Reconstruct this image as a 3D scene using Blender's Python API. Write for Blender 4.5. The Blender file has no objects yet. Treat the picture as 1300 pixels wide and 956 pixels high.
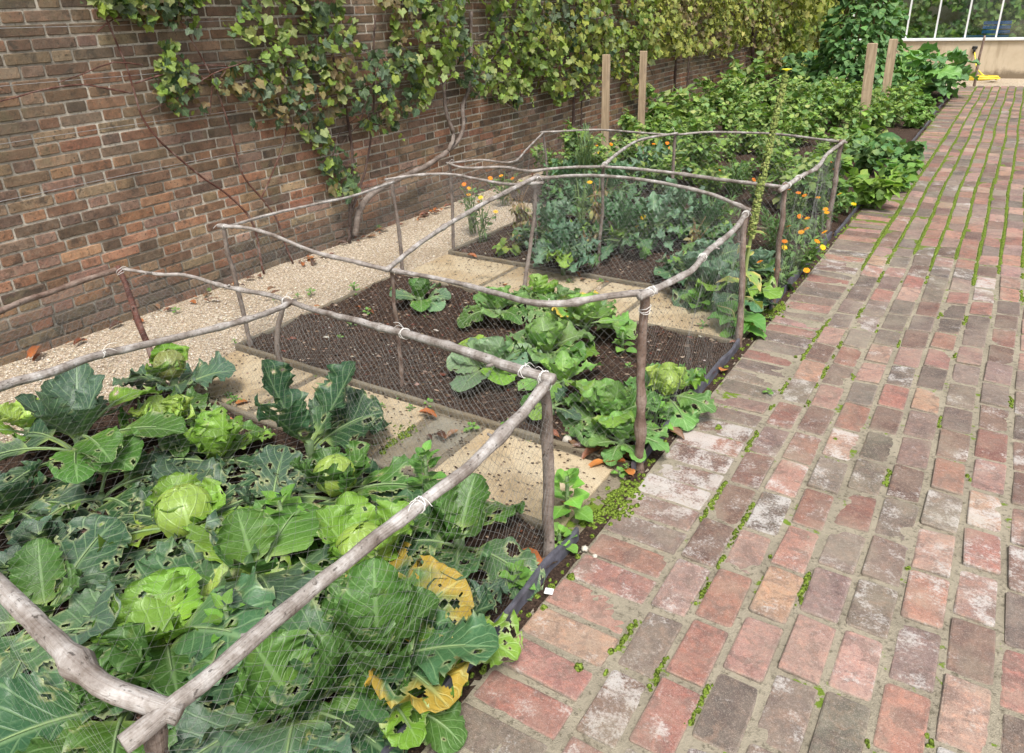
import bpy, math, random
import numpy as np
from mathutils import Vector, noise
R = math.radians
PI = math.pi
C = bpy.context.scene.collection
rng = random.Random(11)
nrng = np.random.default_rng(11)

# ------------------------------------------------------------------ mesh accumulator
class Acc:
    """collects geometry (verts, faces, per-vertex leaf uv, per-vertex colour) for ONE mesh"""
    def __init__(s):
        s.v = []; s.f = []; s.uv = []; s.c = []; s.n = 0
    def add(s, v, f, uv=None, col=(1, 1, 1)):
        v = np.asarray(v, float).reshape(-1, 3); k = len(v)
        s.v.append(v)
        n = s.n
        s.f.extend([tuple(i + n for i in q) for q in f])
        s.uv.append(np.zeros((k, 3)) if uv is None else np.asarray(uv, float).reshape(-1, 3))
        c = np.asarray(col, float)
        s.c.append(np.tile(c, (k, 1)) if c.ndim == 1 else c)
        s.n += k
    def mesh(s, name, smooth=True):
        me = bpy.data.meshes.new(name)
        if s.n == 0:
            return me
        V = np.concatenate(s.v)
        me.from_pydata(V.tolist(), [], s.f)
        a = me.attributes.new('luv', 'FLOAT_VECTOR', 'POINT')
        a.data.foreach_set('vector', np.concatenate(s.uv).astype(np.float32).ravel())
        c = np.concatenate(s.c); c = np.hstack([c, np.ones((len(c), 1))])
        a = me.attributes.new('tint', 'FLOAT_COLOR', 'POINT')
        a.data.foreach_set('color', c.astype(np.float32).ravel())
        if smooth:
            me.polygons.foreach_set('use_smooth', [True] * len(me.polygons))
        me.update()
        return me
    def build(s, name, mat, parent=None, loc=(0, 0, 0), rz=0, smooth=True):
        me = s.mesh(name, smooth)
        me.materials.append(mat)
        o = bpy.data.objects.new(name, me); C.objects.link(o)
        o.location = loc; o.rotation_euler = (0, 0, rz)
        if parent: o.parent = parent
        return o

def tag(o, label=None, cat=None, group=None, kind=None):
    if label: o['label'] = label
    if cat: o['category'] = cat
    if group: o['group'] = group
    if kind: o['kind'] = kind
    return o

def thing(name, label, cat, loc=(0, 0, 0), rz=0, group=None):
    o = bpy.data.objects.new(name, None); C.objects.link(o)
    o.location = loc; o.rotation_euler = (0, 0, rz); o.empty_display_size = .1
    return tag(o, label, cat, group)

def copy_tree(o, loc, rz=0, sc=1, label=None, group=None):
    r = o.copy(); C.objects.link(r); r.location = loc; r.rotation_euler = (0, 0, rz); r.scale = (sc, sc, sc)
    if label: r['label'] = label
    if group: r['group'] = group
    for ch in list(o.children):
        c = ch.copy(); C.objects.link(c); c.parent = r
        for g in list(ch.children):
            d = g.copy(); C.objects.link(d); d.parent = c
    return r

# ------------------------------------------------------------------ node helpers
class Mat:
    def __init__(s, name):
        s.m = bpy.data.materials.new(name); s.m.use_nodes = True
        s.t = s.m.node_tree; s.t.nodes.clear()
        s.out = s.t.nodes.new('ShaderNodeOutputMaterial')
    def n(s, typ, props=None, **inp):
        nd = s.t.nodes.new('ShaderNode' + typ)
        for k, v in (props or {}).items(): setattr(nd, k, v)
        for k, v in inp.items():
            key = k.replace('_', ' ')
            sock = nd.inputs[int(k[1:])] if k[0] == 'i' and k[1:].isdigit() else nd.inputs[key]
            s.put(sock, v)
        return nd
    def put(s, sock, v):
        if isinstance(v, bpy.types.NodeSocket): s.t.links.new(v, sock)
        elif isinstance(v, (tuple, list)) and sock.type == 'RGBA' and len(v) == 3: sock.default_value = (*v, 1)
        else: sock.default_value = v
    def mix(s, f, a, b, mode='MIX'):
        nd = s.t.nodes.new('ShaderNodeMix'); nd.data_type = 'RGBA'; nd.blend_type = mode
        s.put(nd.inputs[0], f); s.put(nd.inputs[6], a); s.put(nd.inputs[7], b)
        return nd.outputs[2]
    def math(s, op, a, b=0., c=0., clamp=False):
        nd = s.t.nodes.new('ShaderNodeMath'); nd.operation = op; nd.use_clamp = clamp
        s.put(nd.inputs[0], a); s.put(nd.inputs[1], b); s.put(nd.inputs[2], c)
        return nd.outputs[0]
    def ss(s, x, a, b, lo=0., hi=1.):
        nd = s.t.nodes.new('ShaderNodeMapRange'); nd.interpolation_type = 'SMOOTHSTEP'
        s.put(nd.inputs[0], x)
        for i, q in zip((1, 2, 3, 4), (a, b, lo, hi)): nd.inputs[i].default_value = q
        return nd.outputs[0]
    def attr(s, name, out='Color'):
        nd = s.t.nodes.new('ShaderNodeAttribute'); nd.attribute_name = name
        return nd.outputs[out]
    def coord(s, scale=(1, 1, 1)):
        tc = s.t.nodes.new('ShaderNodeTexCoord'); mp = s.t.nodes.new('ShaderNodeMapping')
        s.t.links.new(tc.outputs['Object'], mp.inputs[0]); mp.inputs['Scale'].default_value = scale
        return mp.outputs[0]
    def noise(s, vec, scale, detail=4., rough=.55, dist=0.):
        nd = s.n('TexNoise', None, Vector=vec, Scale=scale, Detail=detail, Roughness=rough, Distortion=dist)
        return nd.outputs[0]
    def ramp(s, f, stops):
        nd = s.t.nodes.new('ShaderNodeValToRGB'); s.put(nd.inputs[0], f)
        el = nd.color_ramp.elements
        while len(el) < len(stops): el.new(.5)
        for e, (p, c) in zip(el, stops): e.position = p; e.color = (*c, 1)
        return nd.outputs[0]
    def bump(s, h, strength=.4, dist=.01, normal=None):
        nd = s.n('Bump', None, Strength=strength, Distance=dist, Height=h)
        if normal is not None: s.put(nd.inputs['Normal'], normal)
        return nd.outputs[0]
    def pbr(s, col, rough=.8, spec=.3, bump=None, trans=0, tcol=None, metal=0):
        b = s.n('BsdfPrincipled')
        s.put(b.inputs['Base Color'], col); s.put(b.inputs['Roughness'], rough)
        s.put(b.inputs['Specular IOR Level'], spec); s.put(b.inputs['Metallic'], metal)
        if bump is not None: s.put(b.inputs['Normal'], bump)
        o = b.outputs[0]
        if trans:
            t = s.n('BsdfTranslucent'); s.put(t.inputs['Color'], tcol if tcol is not None else col)
            if bump is not None: s.put(t.inputs['Normal'], bump)
            mx = s.n('MixShader', None, i0=trans, i1=o, i2=t.outputs[0]); o = mx.outputs[0]
        s.t.links.new(o, s.out.inputs[0])
        return s.m

# ------------------------------------------------------------------ materials
def leaf_mat(name, lat=7., slant=1.6, vein=(1.6, 1.5, 1.5), vstr=.6, rough=.5, spec=.4, trans=.22, lw=.10, blotch=.35, bs=.5, nscale=60.):
    m = Mat(name)
    t = m.attr('tint'); luv = m.attr('luv', 'Vector')
    sp = m.n('SeparateXYZ', None, Vector=luv)
    u, v, w = sp.outputs[0], sp.outputs[1], sp.outputs[2]
    av = m.math('ABSOLUTE', v)
    pos = m.coord()
    nz = m.noise(pos, nscale, 3.)
    big = m.noise(pos, nscale * .25, 3.)
    k = m.math('ADD', m.math('SUBTRACT', m.math('MULTIPLY', u, lat), m.math('MULTIPLY', m.math('POWER', av, .8), slant)), m.math('MULTIPLY', big, .35))
    fr = m.math('ABSOLUTE', m.math('SUBTRACT', m.math('FRACT', k), .5))
    latv = m.ss(fr, lw, lw * .25)
    mid = m.ss(m.math('ADD', av, m.math('MULTIPLY', u, .05)), .12, .05)
    # fine net of small veins
    vo = m.n('TexVoronoi', dict(feature='DISTANCE_TO_EDGE'), Vector=pos, Scale=nscale * 1.3)
    fine = m.ss(vo.outputs[0], .10, .02)
    veins = m.math('MAXIMUM', m.math('MULTIPLY', latv, .75), m.math('MAXIMUM', mid, m.math('MULTIPLY', fine, .22)))
    veins = m.math('MULTIPLY', veins, vstr, clamp=True)
    base = m.mix(m.math('MULTIPLY', m.ss(big, .35, .7), blotch), t, m.mix(1., t, (1.5, 1.35, 1.0), 'MULTIPLY'))
    base = m.mix(m.math('MULTIPLY', m.ss(nz, .5, .75), .25), base, m.mix(1., t, (.6, .65, .7), 'MULTIPLY'))
    base = m.mix(m.math('MULTIPLY', m.ss(u, .55, .0), GRAD), base, m.mix(1., base, (2.2, 1.75, 1.1), 'MULTIPLY'))
    ns = m.noise(pos, 210., 2., .6)
    base = m.mix(m.math('MULTIPLY', m.ss(ns, .66, .72), .55), base, (.10, .075, .04))
    ny = m.noise(pos, 16., 4., .6)
    base = m.mix(m.math('MULTIPLY', m.ss(ny, .60, .74), .35), base, m.mix(.5, t, (.26, .25, .05)))
    vcol = m.mix(1., m.mix(.5, t, (.28, .42, .2)), vein, 'MULTIPLY')
    col = m.mix(veins, base, vcol)
    h = m.math('ADD', m.math('MULTIPLY', veins, -.8), m.math('MULTIPLY', nz, .6))
    b = m.bump(h, bs, .006)
    tc = m.mix(1., col, (1.3, 1.5, .6), 'MULTIPLY')
    return m.pbr(col, rough, spec, b, trans, tc)

GRAD = .42
M = {}
M['cab'] = leaf_mat('cabbage_leaf', lat=7., slant=2.6, vstr=.46, lw=.12, rough=.46, spec=.45, trans=.13, nscale=38., bs=.7)
GRAD = .25
M['head'] = leaf_mat('cabbage_head', lat=5., slant=1.8, vstr=.55, rough=.38, spec=.5, trans=.12, nscale=30., bs=.5)
M['leaf'] = leaf_mat('soft_leaf', lat=6., slant=1.2, vstr=.3, rough=.55, spec=.3, trans=.25, nscale=90.)
M['vine'] = leaf_mat('vine_leaf', lat=4., slant=1.5, vstr=.3, rough=.5, spec=.35, trans=.25, nscale=70., blotch=.5)
M['dry'] = leaf_mat('dry_leaf', lat=8., slant=1., vein=(.9, .7, .5), vstr=.25, rough=.38, spec=.4, trans=.05, nscale=60.)
M['petal'] = leaf_mat('petal', vstr=.0, rough=.6, spec=.2, trans=.2, blotch=.2, bs=.1)

def bark_mat(name, c1, c2, c3, sc=1.):
    m = Mat(name)
    luv = m.attr('luv', 'Vector')      # x = metres along, y = around 0..1
    mp = m.n('Mapping', None, Vector=luv); mp.inputs['Scale'].default_value = (60 * sc, 5, 1)
    p = m.coord()
    n1 = m.noise(mp.outputs[0], 1., 4., .6)
    n2 = m.noise(p, 14., 5., .6)
    n3 = m.noise(p, 90., 3., .6)
    col = m.ramp(n2, [(.32, c1), (.5, c2), (.72, c3)])
    lent = m.ss(n1, .60, .68)
    col = m.mix(m.math('MULTIPLY', lent, .75), col, tuple(x * .28 for x in c1))
    col = m.mix(m.math('MULTIPLY', m.ss(n3, .45, .7), .5), col, m.mix(1., col, (.55, .5, .45), 'MULTIPLY'))
    m2 = m.n('Mapping', None, Vector=luv); m2.inputs['Scale'].default_value = (6 * sc, 14, 1)
    n4 = m.noise(m2.outputs[0], 1., 4., .6)
    col = m.mix(m.math('MULTIPLY', m.ss(n4, .5, .62), .35), col, m.mix(1., col, (.5, .42, .36), 'MULTIPLY'))
    b = m.bump(m.math('ADD', m.math('ADD', m.math('MULTIPLY', n1, .7), n3), n4), .7, .004)
    return m.pbr(col, .72, .25, b)
M['bark'] = bark_mat('pale_bark', (.155, .125, .105), (.31, .28, .255), (.54, .52, .50))
M['barkbrown'] = bark_mat('brown_bark', (.10, .06, .045), (.20, .14, .11), (.32, .26, .22))
M['barkpost'] = bark_mat('weathered_bark', (.11, .085, .07), (.20, .16, .135), (.30, .26, .23))
M['barkdark'] = bark_mat('dark_bark', (.035, .02, .018), (.08, .05, .04), (.16, .12, .10))
M['barkred'] = bark_mat('red_bark', (.05, .022, .018), (.13, .055, .04), (.30, .24, .21))

def brick_mat(name, wall=False):
    m = Mat(name)
    t = m.attr('tint'); luv = m.attr('luv', 'Vector')
    sp = m.n('SeparateXYZ', None, Vector=luv)
    p = m.coord()
    off = m.n('VectorMath', dict(operation='ADD'), i0=p, i1=luv)   # breaks continuity brick to brick
    n1 = m.noise(off.outputs[0], 9., 5., .6)
    n2 = m.noise(off.outputs[0], 45., 4., .65)
    n3 = m.noise(off.outputs[0], 260., 3., .6)
    nq = m.noise(off.outputs[0], 95., 5., .8)
    vo = m.n('TexVoronoi', None, Vector=off.outputs[0], Scale=150.)
    col = m.mix(m.math('MULTIPLY', m.ss(n1, .35, .65), .7), t, m.mix(1., t, (.62, .58, .62), 'MULTIPLY'))
    col = m.mix(m.math('MULTIPLY', m.ss(n2, .45, .7), .5), col, m.mix(1., t, (1.5, 1.2, 1.05), 'MULTIPLY'))
    col = m.mix(m.math('MULTIPLY', m.ss(n3, .55, .72), .6), col, m.mix(1., t, (.35, .33, .33), 'MULTIPLY'))
    if not wall:
        nd = m.noise(off.outputs[0], 15., 5., .65, .8)
        col = m.mix(m.math('MULTIPLY', m.ss(nd, .50, .62), .55), col, (.105, .075, .065))
        col = m.mix(m.math('MULTIPLY', m.ss(nd, .42, .32), .45), col, m.mix(.5, t, (.36, .20, .13)))
        col = m.mix(m.math('MULTIPLY', m.ss(nq, .52, .64), .45), col, m.mix(1., t, (.42, .40, .40), 'MULTIPLY'))
        col = m.mix(m.math('MULTIPLY', m.ss(nq, .46, .36), .5), col, m.mix(.5, t, (.50, .40, .34)))
        # lime bloom: amount held in luv.z (0..1)
        am = m.math('MULTIPLY', sp.outputs[2], .20)
        f1 = m.math('ADD', m.math('ADD', m.math('MULTIPLY', m.noise(off.outputs[0], 13., 3., .6), .55), m.math('MULTIPLY', m.noise(off.outputs[0], 120., 4., .75), .45)), am)
        wmask = m.ss(f1, .64, .78)
        col = m.mix(m.math('MULTIPLY', wmask, .70), col, (.52, .50, .47))
        ng = m.noise(p, 420., 3., .7)
        col = m.mix(m.math('MULTIPLY', m.ss(ng, .56, .66), .6), col, m.mix(1., col, (.35, .32, .30), 'MULTIPLY'))
        col = m.mix(m.math('MULTIPLY', m.ss(ng, .44, .36), .35), col, (.50, .44, .38))
        sp1 = m.ss(vo.outputs[0], .10, .05)
        spk = m.math('MULTIPLY', sp1, m.ss(n2, .52, .62))
        col = m.mix(m.math('MULTIPLY', spk, .85), col, (.70, .66, .60))
        dust = m.ss(m.noise(p, 6., 6., .7), .38, .66)
        col = m.mix(m.math('MULTIPLY', dust, .28), col, (.30, .235, .185))
        dirt = m.ss(m.noise(p, 3.2, 5., .6), .50, .68)
        col = m.mix(m.math('MULTIPLY', dirt, .30), col, (.30, .27, .20))
        b = m.bump(m.math('ADD', m.math('MULTIPLY', n2, .7), m.math('MULTIPLY', n3, .5)), .9, .005)
        return m.pbr(col, .82, .25, b)
    # wall: soot spots, dark stains, greyer splash zone low down, pale algae patches
    n4 = m.noise(p, 1.6, 5., .6)
    col = m.mix(m.math('MULTIPLY', m.ss(n4, .45, .65), .45), col, m.mix(.6, col, (.10, .075, .05)))
    n5 = m.noise(p, 7., 5., .7)
    col = m.mix(m.math('MULTIPLY', m.ss(n5, .54, .64), .7), col, (.035, .03, .028))
    nb = m.noise(off.outputs[0], 22., 5., .75)
    col = m.mix(m.math('MULTIPLY', m.ss(nb, .5, .62), .6), col, m.mix(1., t, (.45, .42, .40), 'MULTIPLY'))
    col = m.mix(m.math('MULTIPLY', m.ss(nb, .44, .34), .5), col, m.mix(.5, t, (.36, .30, .22)))
    na = m.noise(p, 2.6, 6., .7)
    col = m.mix(m.math('MULTIPLY', m.ss(na, .55, .66), .4), col, (.15, .15, .08))
    n6 = m.noise(off.outputs[0], 70., 3., .6)
    col = m.mix(m.math('MULTIPLY', m.ss(n6, .60, .68), .8), col, (.03, .026, .024))
    ng = m.noise(p, 330., 3., .75)
    col = m.mix(m.math('MULTIPLY', m.ss(ng, .55, .65), .6), col, m.mix(1., col, (.35, .33, .32), 'MULTIPLY'))
    col = m.mix(m.math('MULTIPLY', m.ss(ng, .44, .35), .35), col, (.42, .34, .25))
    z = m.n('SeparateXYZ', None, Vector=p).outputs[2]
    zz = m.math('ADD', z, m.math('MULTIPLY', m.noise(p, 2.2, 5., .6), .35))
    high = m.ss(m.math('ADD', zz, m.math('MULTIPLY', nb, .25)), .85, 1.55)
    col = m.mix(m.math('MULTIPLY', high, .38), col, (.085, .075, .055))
    low = m.ss(zz, .46, .30)
    col = m.mix(m.math('MULTIPLY', low, .6), col, m.mix(.35, m.mix(1., col, (.5, .48, .46), 'MULTIPLY'), (.12, .12, .11)))
    n7 = m.noise(p, 30., 4., .6)
    col = m.mix(m.math('MULTIPLY', m.math('MULTIPLY', low, m.ss(n7, .55, .7)), .5), col, (.06, .08, .045))
    b = m.bump(m.math('ADD', n2, m.math('MULTIPLY', n3, .6)), .8, .008)
    return m.pbr(col, .85, .2, b)
M['paver'] = brick_mat('paver_brick')
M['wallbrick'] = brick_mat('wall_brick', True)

def mortar_mat(name, base, dark, moss=.0, low=False):
    m = Mat(name); p = m.coord()
    n1 = m.noise(p, 5., 5., .6); n2 = m.noise(p, 60., 5., .7); n3 = m.noise(p, 300., 3., .6)
    col = m.mix(m.ss(n1, .4, .65), base, tuple(x * .78 for x in base))
    col = m.mix(m.math('MULTIPLY', m.ss(n2, .5, .68), .7), col, dark)
    col = m.mix(m.math('MULTIPLY', m.ss(n3, .55, .7), .5), col, tuple(min(1, x * 1.35) for x in base))
    if moss:
        mk = m.ss(m.math('ADD', m.math('MULTIPLY', m.noise(p, 4.5, 3.), .6), m.math('MULTIPLY', m.noise(p, 40., 4.), .4)), .64 - moss, .68 - moss)
        col = m.mix(mk, col, m.mix(n2, (.10, .16, .02), (.20, .28, .04)))
    if low:
        z = m.n('SeparateXYZ', None, Vector=p).outputs[2]
        zz = m.math('ADD', z, m.math('MULTIPLY', m.noise(p, 2.2, 5., .6), .35))
        lo = m.ss(zz, .46, .30)
        col = m.mix(m.math('MULTIPLY', lo, .75), col, (.13, .125, .11))
        st = m.ss(m.noise(p, 1.6, 5., .6), .42, .62)
        col = m.mix(m.math('MULTIPLY', st, .6), col, (.10, .085, .065))
    if moss:
        yy = m.n('SeparateXYZ', None, Vector=p).outputs[1]
        mk2 = m.math('MULTIPLY', m.ss(yy, 5.35, 5.75), m.ss(m.math('ADD', m.noise(p, 3., 3.), m.math('MULTIPLY', m.noise(p, 50., 4.), .4)), .42, .62))
        col = m.mix(mk2, col, m.mix(n2, (.09, .13, .025), (.17, .22, .04)))
    b = m.bump(m.math('ADD', m.math('MULTIPLY', n2, 1.), m.math('MULTIPLY', n3, .6)), .9, .01)
    return m.pbr(col, .95, .1, b)
M['mortar'] = mortar_mat('lime_mortar', (.34, .30, .225), (.07, .06, .04), .05)
M['wmortar'] = mortar_mat('wall_mortar', (.60, .55, .46), (.13, .11, .085), 0, True)

def gravel_mat():
    m = Mat('fine_gravel'); p = m.coord()
    vo = m.n('TexVoronoi', None, Vector=p, Scale=125.); ve = m.n('TexVoronoi', dict(feature='DISTANCE_TO_EDGE'), Vector=p, Scale=125.)
    sv = m.n('SeparateColor', None, Color=vo.outputs['Color']).outputs[0]
    col = m.ramp(sv, [(.0, (.27, .20, .14)), (.2, (.46, .36, .25)), (.65, (.62, .51, .37)), (1., (.78, .70, .58))])
    n1 = m.noise(p, 1.6, 6., .65)
    col = m.mix(m.math('MULTIPLY', m.ss(n1, .45, .70), .45), col, m.mix(1., col, (.60, .54, .46), 'MULTIPLY'))
    n2 = m.noise(p, 22., 4., .65)
    col = m.mix(m.math('MULTIPLY', m.ss(n2, .60, .70), .6), col, (.09, .07, .05))
    col = m.mix(m.math('MULTIPLY', m.ss(ve.outputs[0], .10, .0), .65), col, (.14, .10, .07))
    b = m.bump(m.ss(ve.outputs[0], .0, .25), .7, .006)
    return m.pbr(col, .85, .2, b)
M['gravel'] = gravel_mat()

def slab_mat(name, base):
    m = Mat(name); p = m.coord()
    n1 = m.noise(p, 3.5, 5., .65); n2 = m.noise(p, 28., 5., .7); n3 = m.noise(p, 220., 4., .7)
    col = m.mix(m.ss(n1, .35, .68), base, tuple(x * f for x, f in zip(base, (.80, .70, .58))))
    col = m.mix(m.math('MULTIPLY', m.ss(n2, .5, .7), .35), col, tuple(x * .62 for x in base))
    col = m.mix(m.math('MULTIPLY', m.ss(n3, .52, .64), .6), col, tuple(x * .42 for x in base))
    col = m.mix(m.math('MULTIPLY', m.ss(n3, .45, .36), .5), col, tuple(min(.85, x * 1.25) for x in base))
    gr = m.ss(m.noise(p, 6., 6., .75), .54, .66)
    col = m.mix(m.math('MULTIPLY', gr, .5), col, (.12, .115, .08))
    n5 = m.noise(p, 75., 4., .75)
    col = m.mix(m.math('MULTIPLY', m.ss(n5, .58, .66), .65), col, tuple(x * .30 for x in base))
    b = m.bump(m.math('ADD', n3, m.math('MULTIPLY', n2, .8)), .6, .004)
    return m.pbr(col, .85, .2, b)
M['slab'] = slab_mat('yellow_sandstone', (.48, .40, .275))
M['slabgrey'] = slab_mat('grey_mossy_stone', (.25, .23, .18))
M['dirt'] = mortar_mat('gritty_dirt', (.26, .22, .16), (.05, .04, .03), .06)
M['board'] = slab_mat('weathered_timber', (.21, .185, .14))

def soil_mat():
    m = Mat('dark_soil'); p = m.coord()
    n1 = m.noise(p, 12., 5., .7); n2 = m.noise(p, 90., 5., .75)
    vo = m.n('TexVoronoi', None, Vector=p, Scale=110.)
    sv = m.n('SeparateColor', None, Color=vo.outputs['Color']).outputs[0]
    col = m.ramp(n2, [(.3, (.018, .011, .008)), (.52, (.065, .040, .028)), (.74, (.16, .105, .075))])
    col = m.mix(m.math('MULTIPLY', m.ss(sv, .86, .92), m.ss(vo.outputs[0], .35, .2)), col, m.mix(n1, (.32, .22, .14), (.14, .08, .05)))
    b = m.bump(m.math('ADD', n2, m.math('MULTIPLY', n1, 1.5)), 1., .02)
    return m.pbr(col, .9, .2, b)
M['soil'] = soil_mat()

def simple(name, c, rough=.6, spec=.3, var=.25, sc=30., bs=.3, metal=0, trans=0):
    m = Mat(name); p = m.coord()
    n = m.noise(p, sc, 5., .65)
    col = m.mix(m.ss(n, .35, .7), tuple(x * (1 - var) for x in c), tuple(min(1, x * (1 + var)) for x in c))
    return m.pbr(col, rough, spec, m.bump(n, bs, .004), trans, metal=metal)
M['thread'] = simple('net_thread', (.17, .17, .16), .5, .4, .3, 8.)
M['twine'] = simple('white_twine', (.72, .70, .66), .8, .1, .1)
M['plastic'] = simple('grey_plastic_edging', (.085, .085, .105), .45, .4, .35, 18.)
M['white'] = simple('white_plastic', (.75, .75, .74), .4, .4, .05)
M['wood'] = None
def wood_mat():
    m = Mat('sawn_wood'); p = m.coord((26, 26, 1.6))
    n = m.noise(p, 1.6, 5., .6, .6); n2 = m.noise(m.coord(), 9., 3.)
    col = m.ramp(n, [(.3, (.24, .17, .11)), (.55, (.40, .30, .20)), (.8, (.54, .43, .30))])
    col = m.mix(m.math('MULTIPLY', m.ss(n2, .5, .7), .4), col, (.20, .15, .12))
    return m.pbr(col, .75, .2, m.bump(n, .4, .004))
M['wood'] = wood_mat()
M['moss'] = simple('moss', (.125, .175, .028), .95, .05, .8, 140., 1.)
M['bricksoil'] = M['soil']
M['wire'] = simple('steel_wire', (.40, .40, .40), .4, .5, .2, metal=.6)
def render_wall_mat():
    m = Mat('stained_render'); p = m.coord()
    n1 = m.noise(p, 1.2, 5., .65); n2 = m.noise(m.coord((4, 1, .7)), 1.5, 5., .65)
    col = m.mix(m.ss(n1, .35, .7), (.50, .42, .31), (.40, .32, .22))
    col = m.mix(m.math('MULTIPLY', m.ss(n2, .5, .68), .45), col, (.25, .19, .12))
    z = m.n('SeparateXYZ', None, Vector=p).outputs[2]
    lo = m.ss(m.math('ADD', z, m.math('MULTIPLY', m.noise(p, 4., 5., .7), .4)), .38, .22)
    col = m.mix(m.math('MULTIPLY', lo, .8), col, (.11, .08, .05))
    return m.pbr(col, .85, .2, m.bump(m.noise(p, 60., 4.), .4, .005))
M['render'] = render_wall_mat()
M['paint'] = simple('white_paint', (.66, .67, .66), .45, .4, .06, 4.)
M['blue'] = simple('blue_paint', (.03, .13, .36), .4, .4, .2, 6.)
M['yellow'] = simple('yellow_hose', (.80, .62, .06), .4, .4, .1)
M['black'] = simple('black_plastic', (.02, .02, .02), .4, .4, .1)
M['greennet'] = simple('green_net_cloth', (.07, .17, .055), .7, .2, .3, 120., .8, trans=.2)
def glass_mat():
    m = Mat('greenhouse_glass')
    g = m.n('BsdfGlossy', None, Roughness=.05); g.inputs['Color'].default_value = (.9, .95, .95, 1)
    t = m.n('BsdfTransparent'); t.inputs['Color'].default_value = (.90, .95, .92, 1)
    fr = m.n('Fresnel', None, IOR=1.45)
    f = m.math('ADD', m.math('MULTIPLY', fr.outputs[0], .8), .05, clamp=True)
    mx = m.n('MixShader', None, i0=f, i1=t.outputs[0], i2=g.outputs[0])
    m.t.links.new(mx.outputs[0], m.out.inputs[0]); return m.m
M['glass'] = glass_mat()
def stalk_mat():
    m = Mat('stalk'); t = m.attr('tint')
    n = m.noise(m.coord(), 50., 3.)
    return m.pbr(m.mix(n, m.mix(1., t, (.7, .7, .7), 'MULTIPLY'), m.mix(1., t, (1.3, 1.3, 1.2), 'MULTIPLY')), .6, .3, m.bump(n, .3, .003))
M['stalk'] = stalk_mat()

# ------------------------------------------------------------------ geometry helpers
def box(acc, x0, y0, z0, x1, y1, z1, bev=.0, col=(1, 1, 1), uv=None):
    if bev <= 0:
        v = [(x, y, z) for z in (z0, z1) for y in (y0, y1) for x in (x0, x1)]
        f = [(0, 2, 3, 1), (4, 5, 7, 6), (0, 1, 5, 4), (2, 6, 7, 3), (0, 4, 6, 2), (1, 3, 7, 5)]
        acc.add(v, f, None, col); return
    def ring(b, z):
        X0, X1, Y0, Y1 = x0 + b, x1 - b, y0 + b, y1 - b; c = bev
        return [(X0 + c, Y0, z), (X1 - c, Y0, z), (X1, Y0 + c, z), (X1, Y1 - c, z), (X1 - c, Y1, z), (X0 + c, Y1, z), (X0, Y1 - c, z), (X0, Y0 + c, z)]
    rs = [ring(bev, z0), ring(0, z0 + bev), ring(0, z1 - bev), ring(bev * .35, z1 - bev * .3), ring(bev, z1)]
    v = [p for r in rs for p in r]; f = [tuple(range(7, -1, -1)), tuple(range(32, 40))]
    for k in range(4):
        for i in range(8):
            j = (i + 1) % 8; f.append((k * 8 + i, k * 8 + j, k * 8 + 8 + j, k * 8 + 8 + i))
    acc.add(v, f, None, col)

def spline(pts, step=.03):
    P = [Vector(p) for p in pts]
    if len(P) == 2: P = [P[0], P[0].lerp(P[1], .5), P[1]]
    P = [P[0] * 2 - P[1]] + P + [P[-1] * 2 - P[-2]]
    out = []
    for i in range(1, len(P) - 2):
        a, b, c, d = P[i - 1:i + 3]; n = max(1, int((c - b).length / step))
        for k in range(n):
            t = k / n
            out.append(.5 * ((2 * b) + (c - a) * t + (2 * a - 5 * b + 4 * c - d) * t * t + (3 * b - a - 3 * c + d) * t ** 3))
    out.append(P[-2]); return out

def tube(acc, pts, r, r2=None, seg=8, wob=0., rn=0., caps=True, col=(1, 1, 1), seed=0., knots=0):
    """round stick through pts; r -> r2 taper; wob = wander, rn = radius noise"""
    n = len(pts); P = np.array([tuple(p) for p in pts], float)
    r2 = r if r2 is None else r2
    if wob:
        for i in range(n):
            q = Vector((i * .035 + seed * 7.3, seed * 3.1, 0)) * (1 / .35)
            nv = noise.noise_vector(q) * wob + noise.noise_vector(q * 3.7) * wob * .35
            e = min(1, i / 3, (n - 1 - i) / 3)
            P[i] += np.array(nv) * e
    d = np.gradient(P, axis=0); d /= np.linalg.norm(d, axis=1)[:, None] + 1e-9
    ref = np.array([0, 0, 1.]) if abs(d[0][2]) < .8 else np.array([1., 0, 0])
    s = np.concatenate([[0], np.cumsum(np.linalg.norm(np.diff(P, axis=0), axis=1))])
    kn = [(rng.uniform(0, s[-1]), rng.uniform(.15, .4)) for _ in range(knots)]
    V = []; U = []
    for i in range(n):
        a = np.cross(ref, d[i]); a /= np.linalg.norm(a) + 1e-9; b = np.cross(d[i], a)
        rr = r + (r2 - r) * i / max(1, n - 1)
        k = 1 + sum(h * math.exp(-((s[i] - c) / .018) ** 2) for c, h in kn)
        for j in range(seg):
            t = 2 * PI * j / seg
            q = rr * k * (1 + rn * noise.noise(Vector((s[i] * 14 + seed, math.cos(t) * .8, math.sin(t) * .8 + seed))))
            V.append(P[i] + q * (math.cos(t) * a + math.sin(t) * b)); U.append((s[i], abs(j / seg * 2 - 1) , seed))
    F = [(i * seg + j, i * seg + (j + 1) % seg, (i + 1) * seg + (j + 1) % seg, (i + 1) * seg + j) for i in range(n - 1) for j in range(seg)]
    if caps:
        F += [tuple(range(seg - 1, -1, -1)), tuple((n - 1) * seg + j for j in range(seg))]
    acc.add(V, F, U, col)
    return [Vector(p) for p in P]

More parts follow.
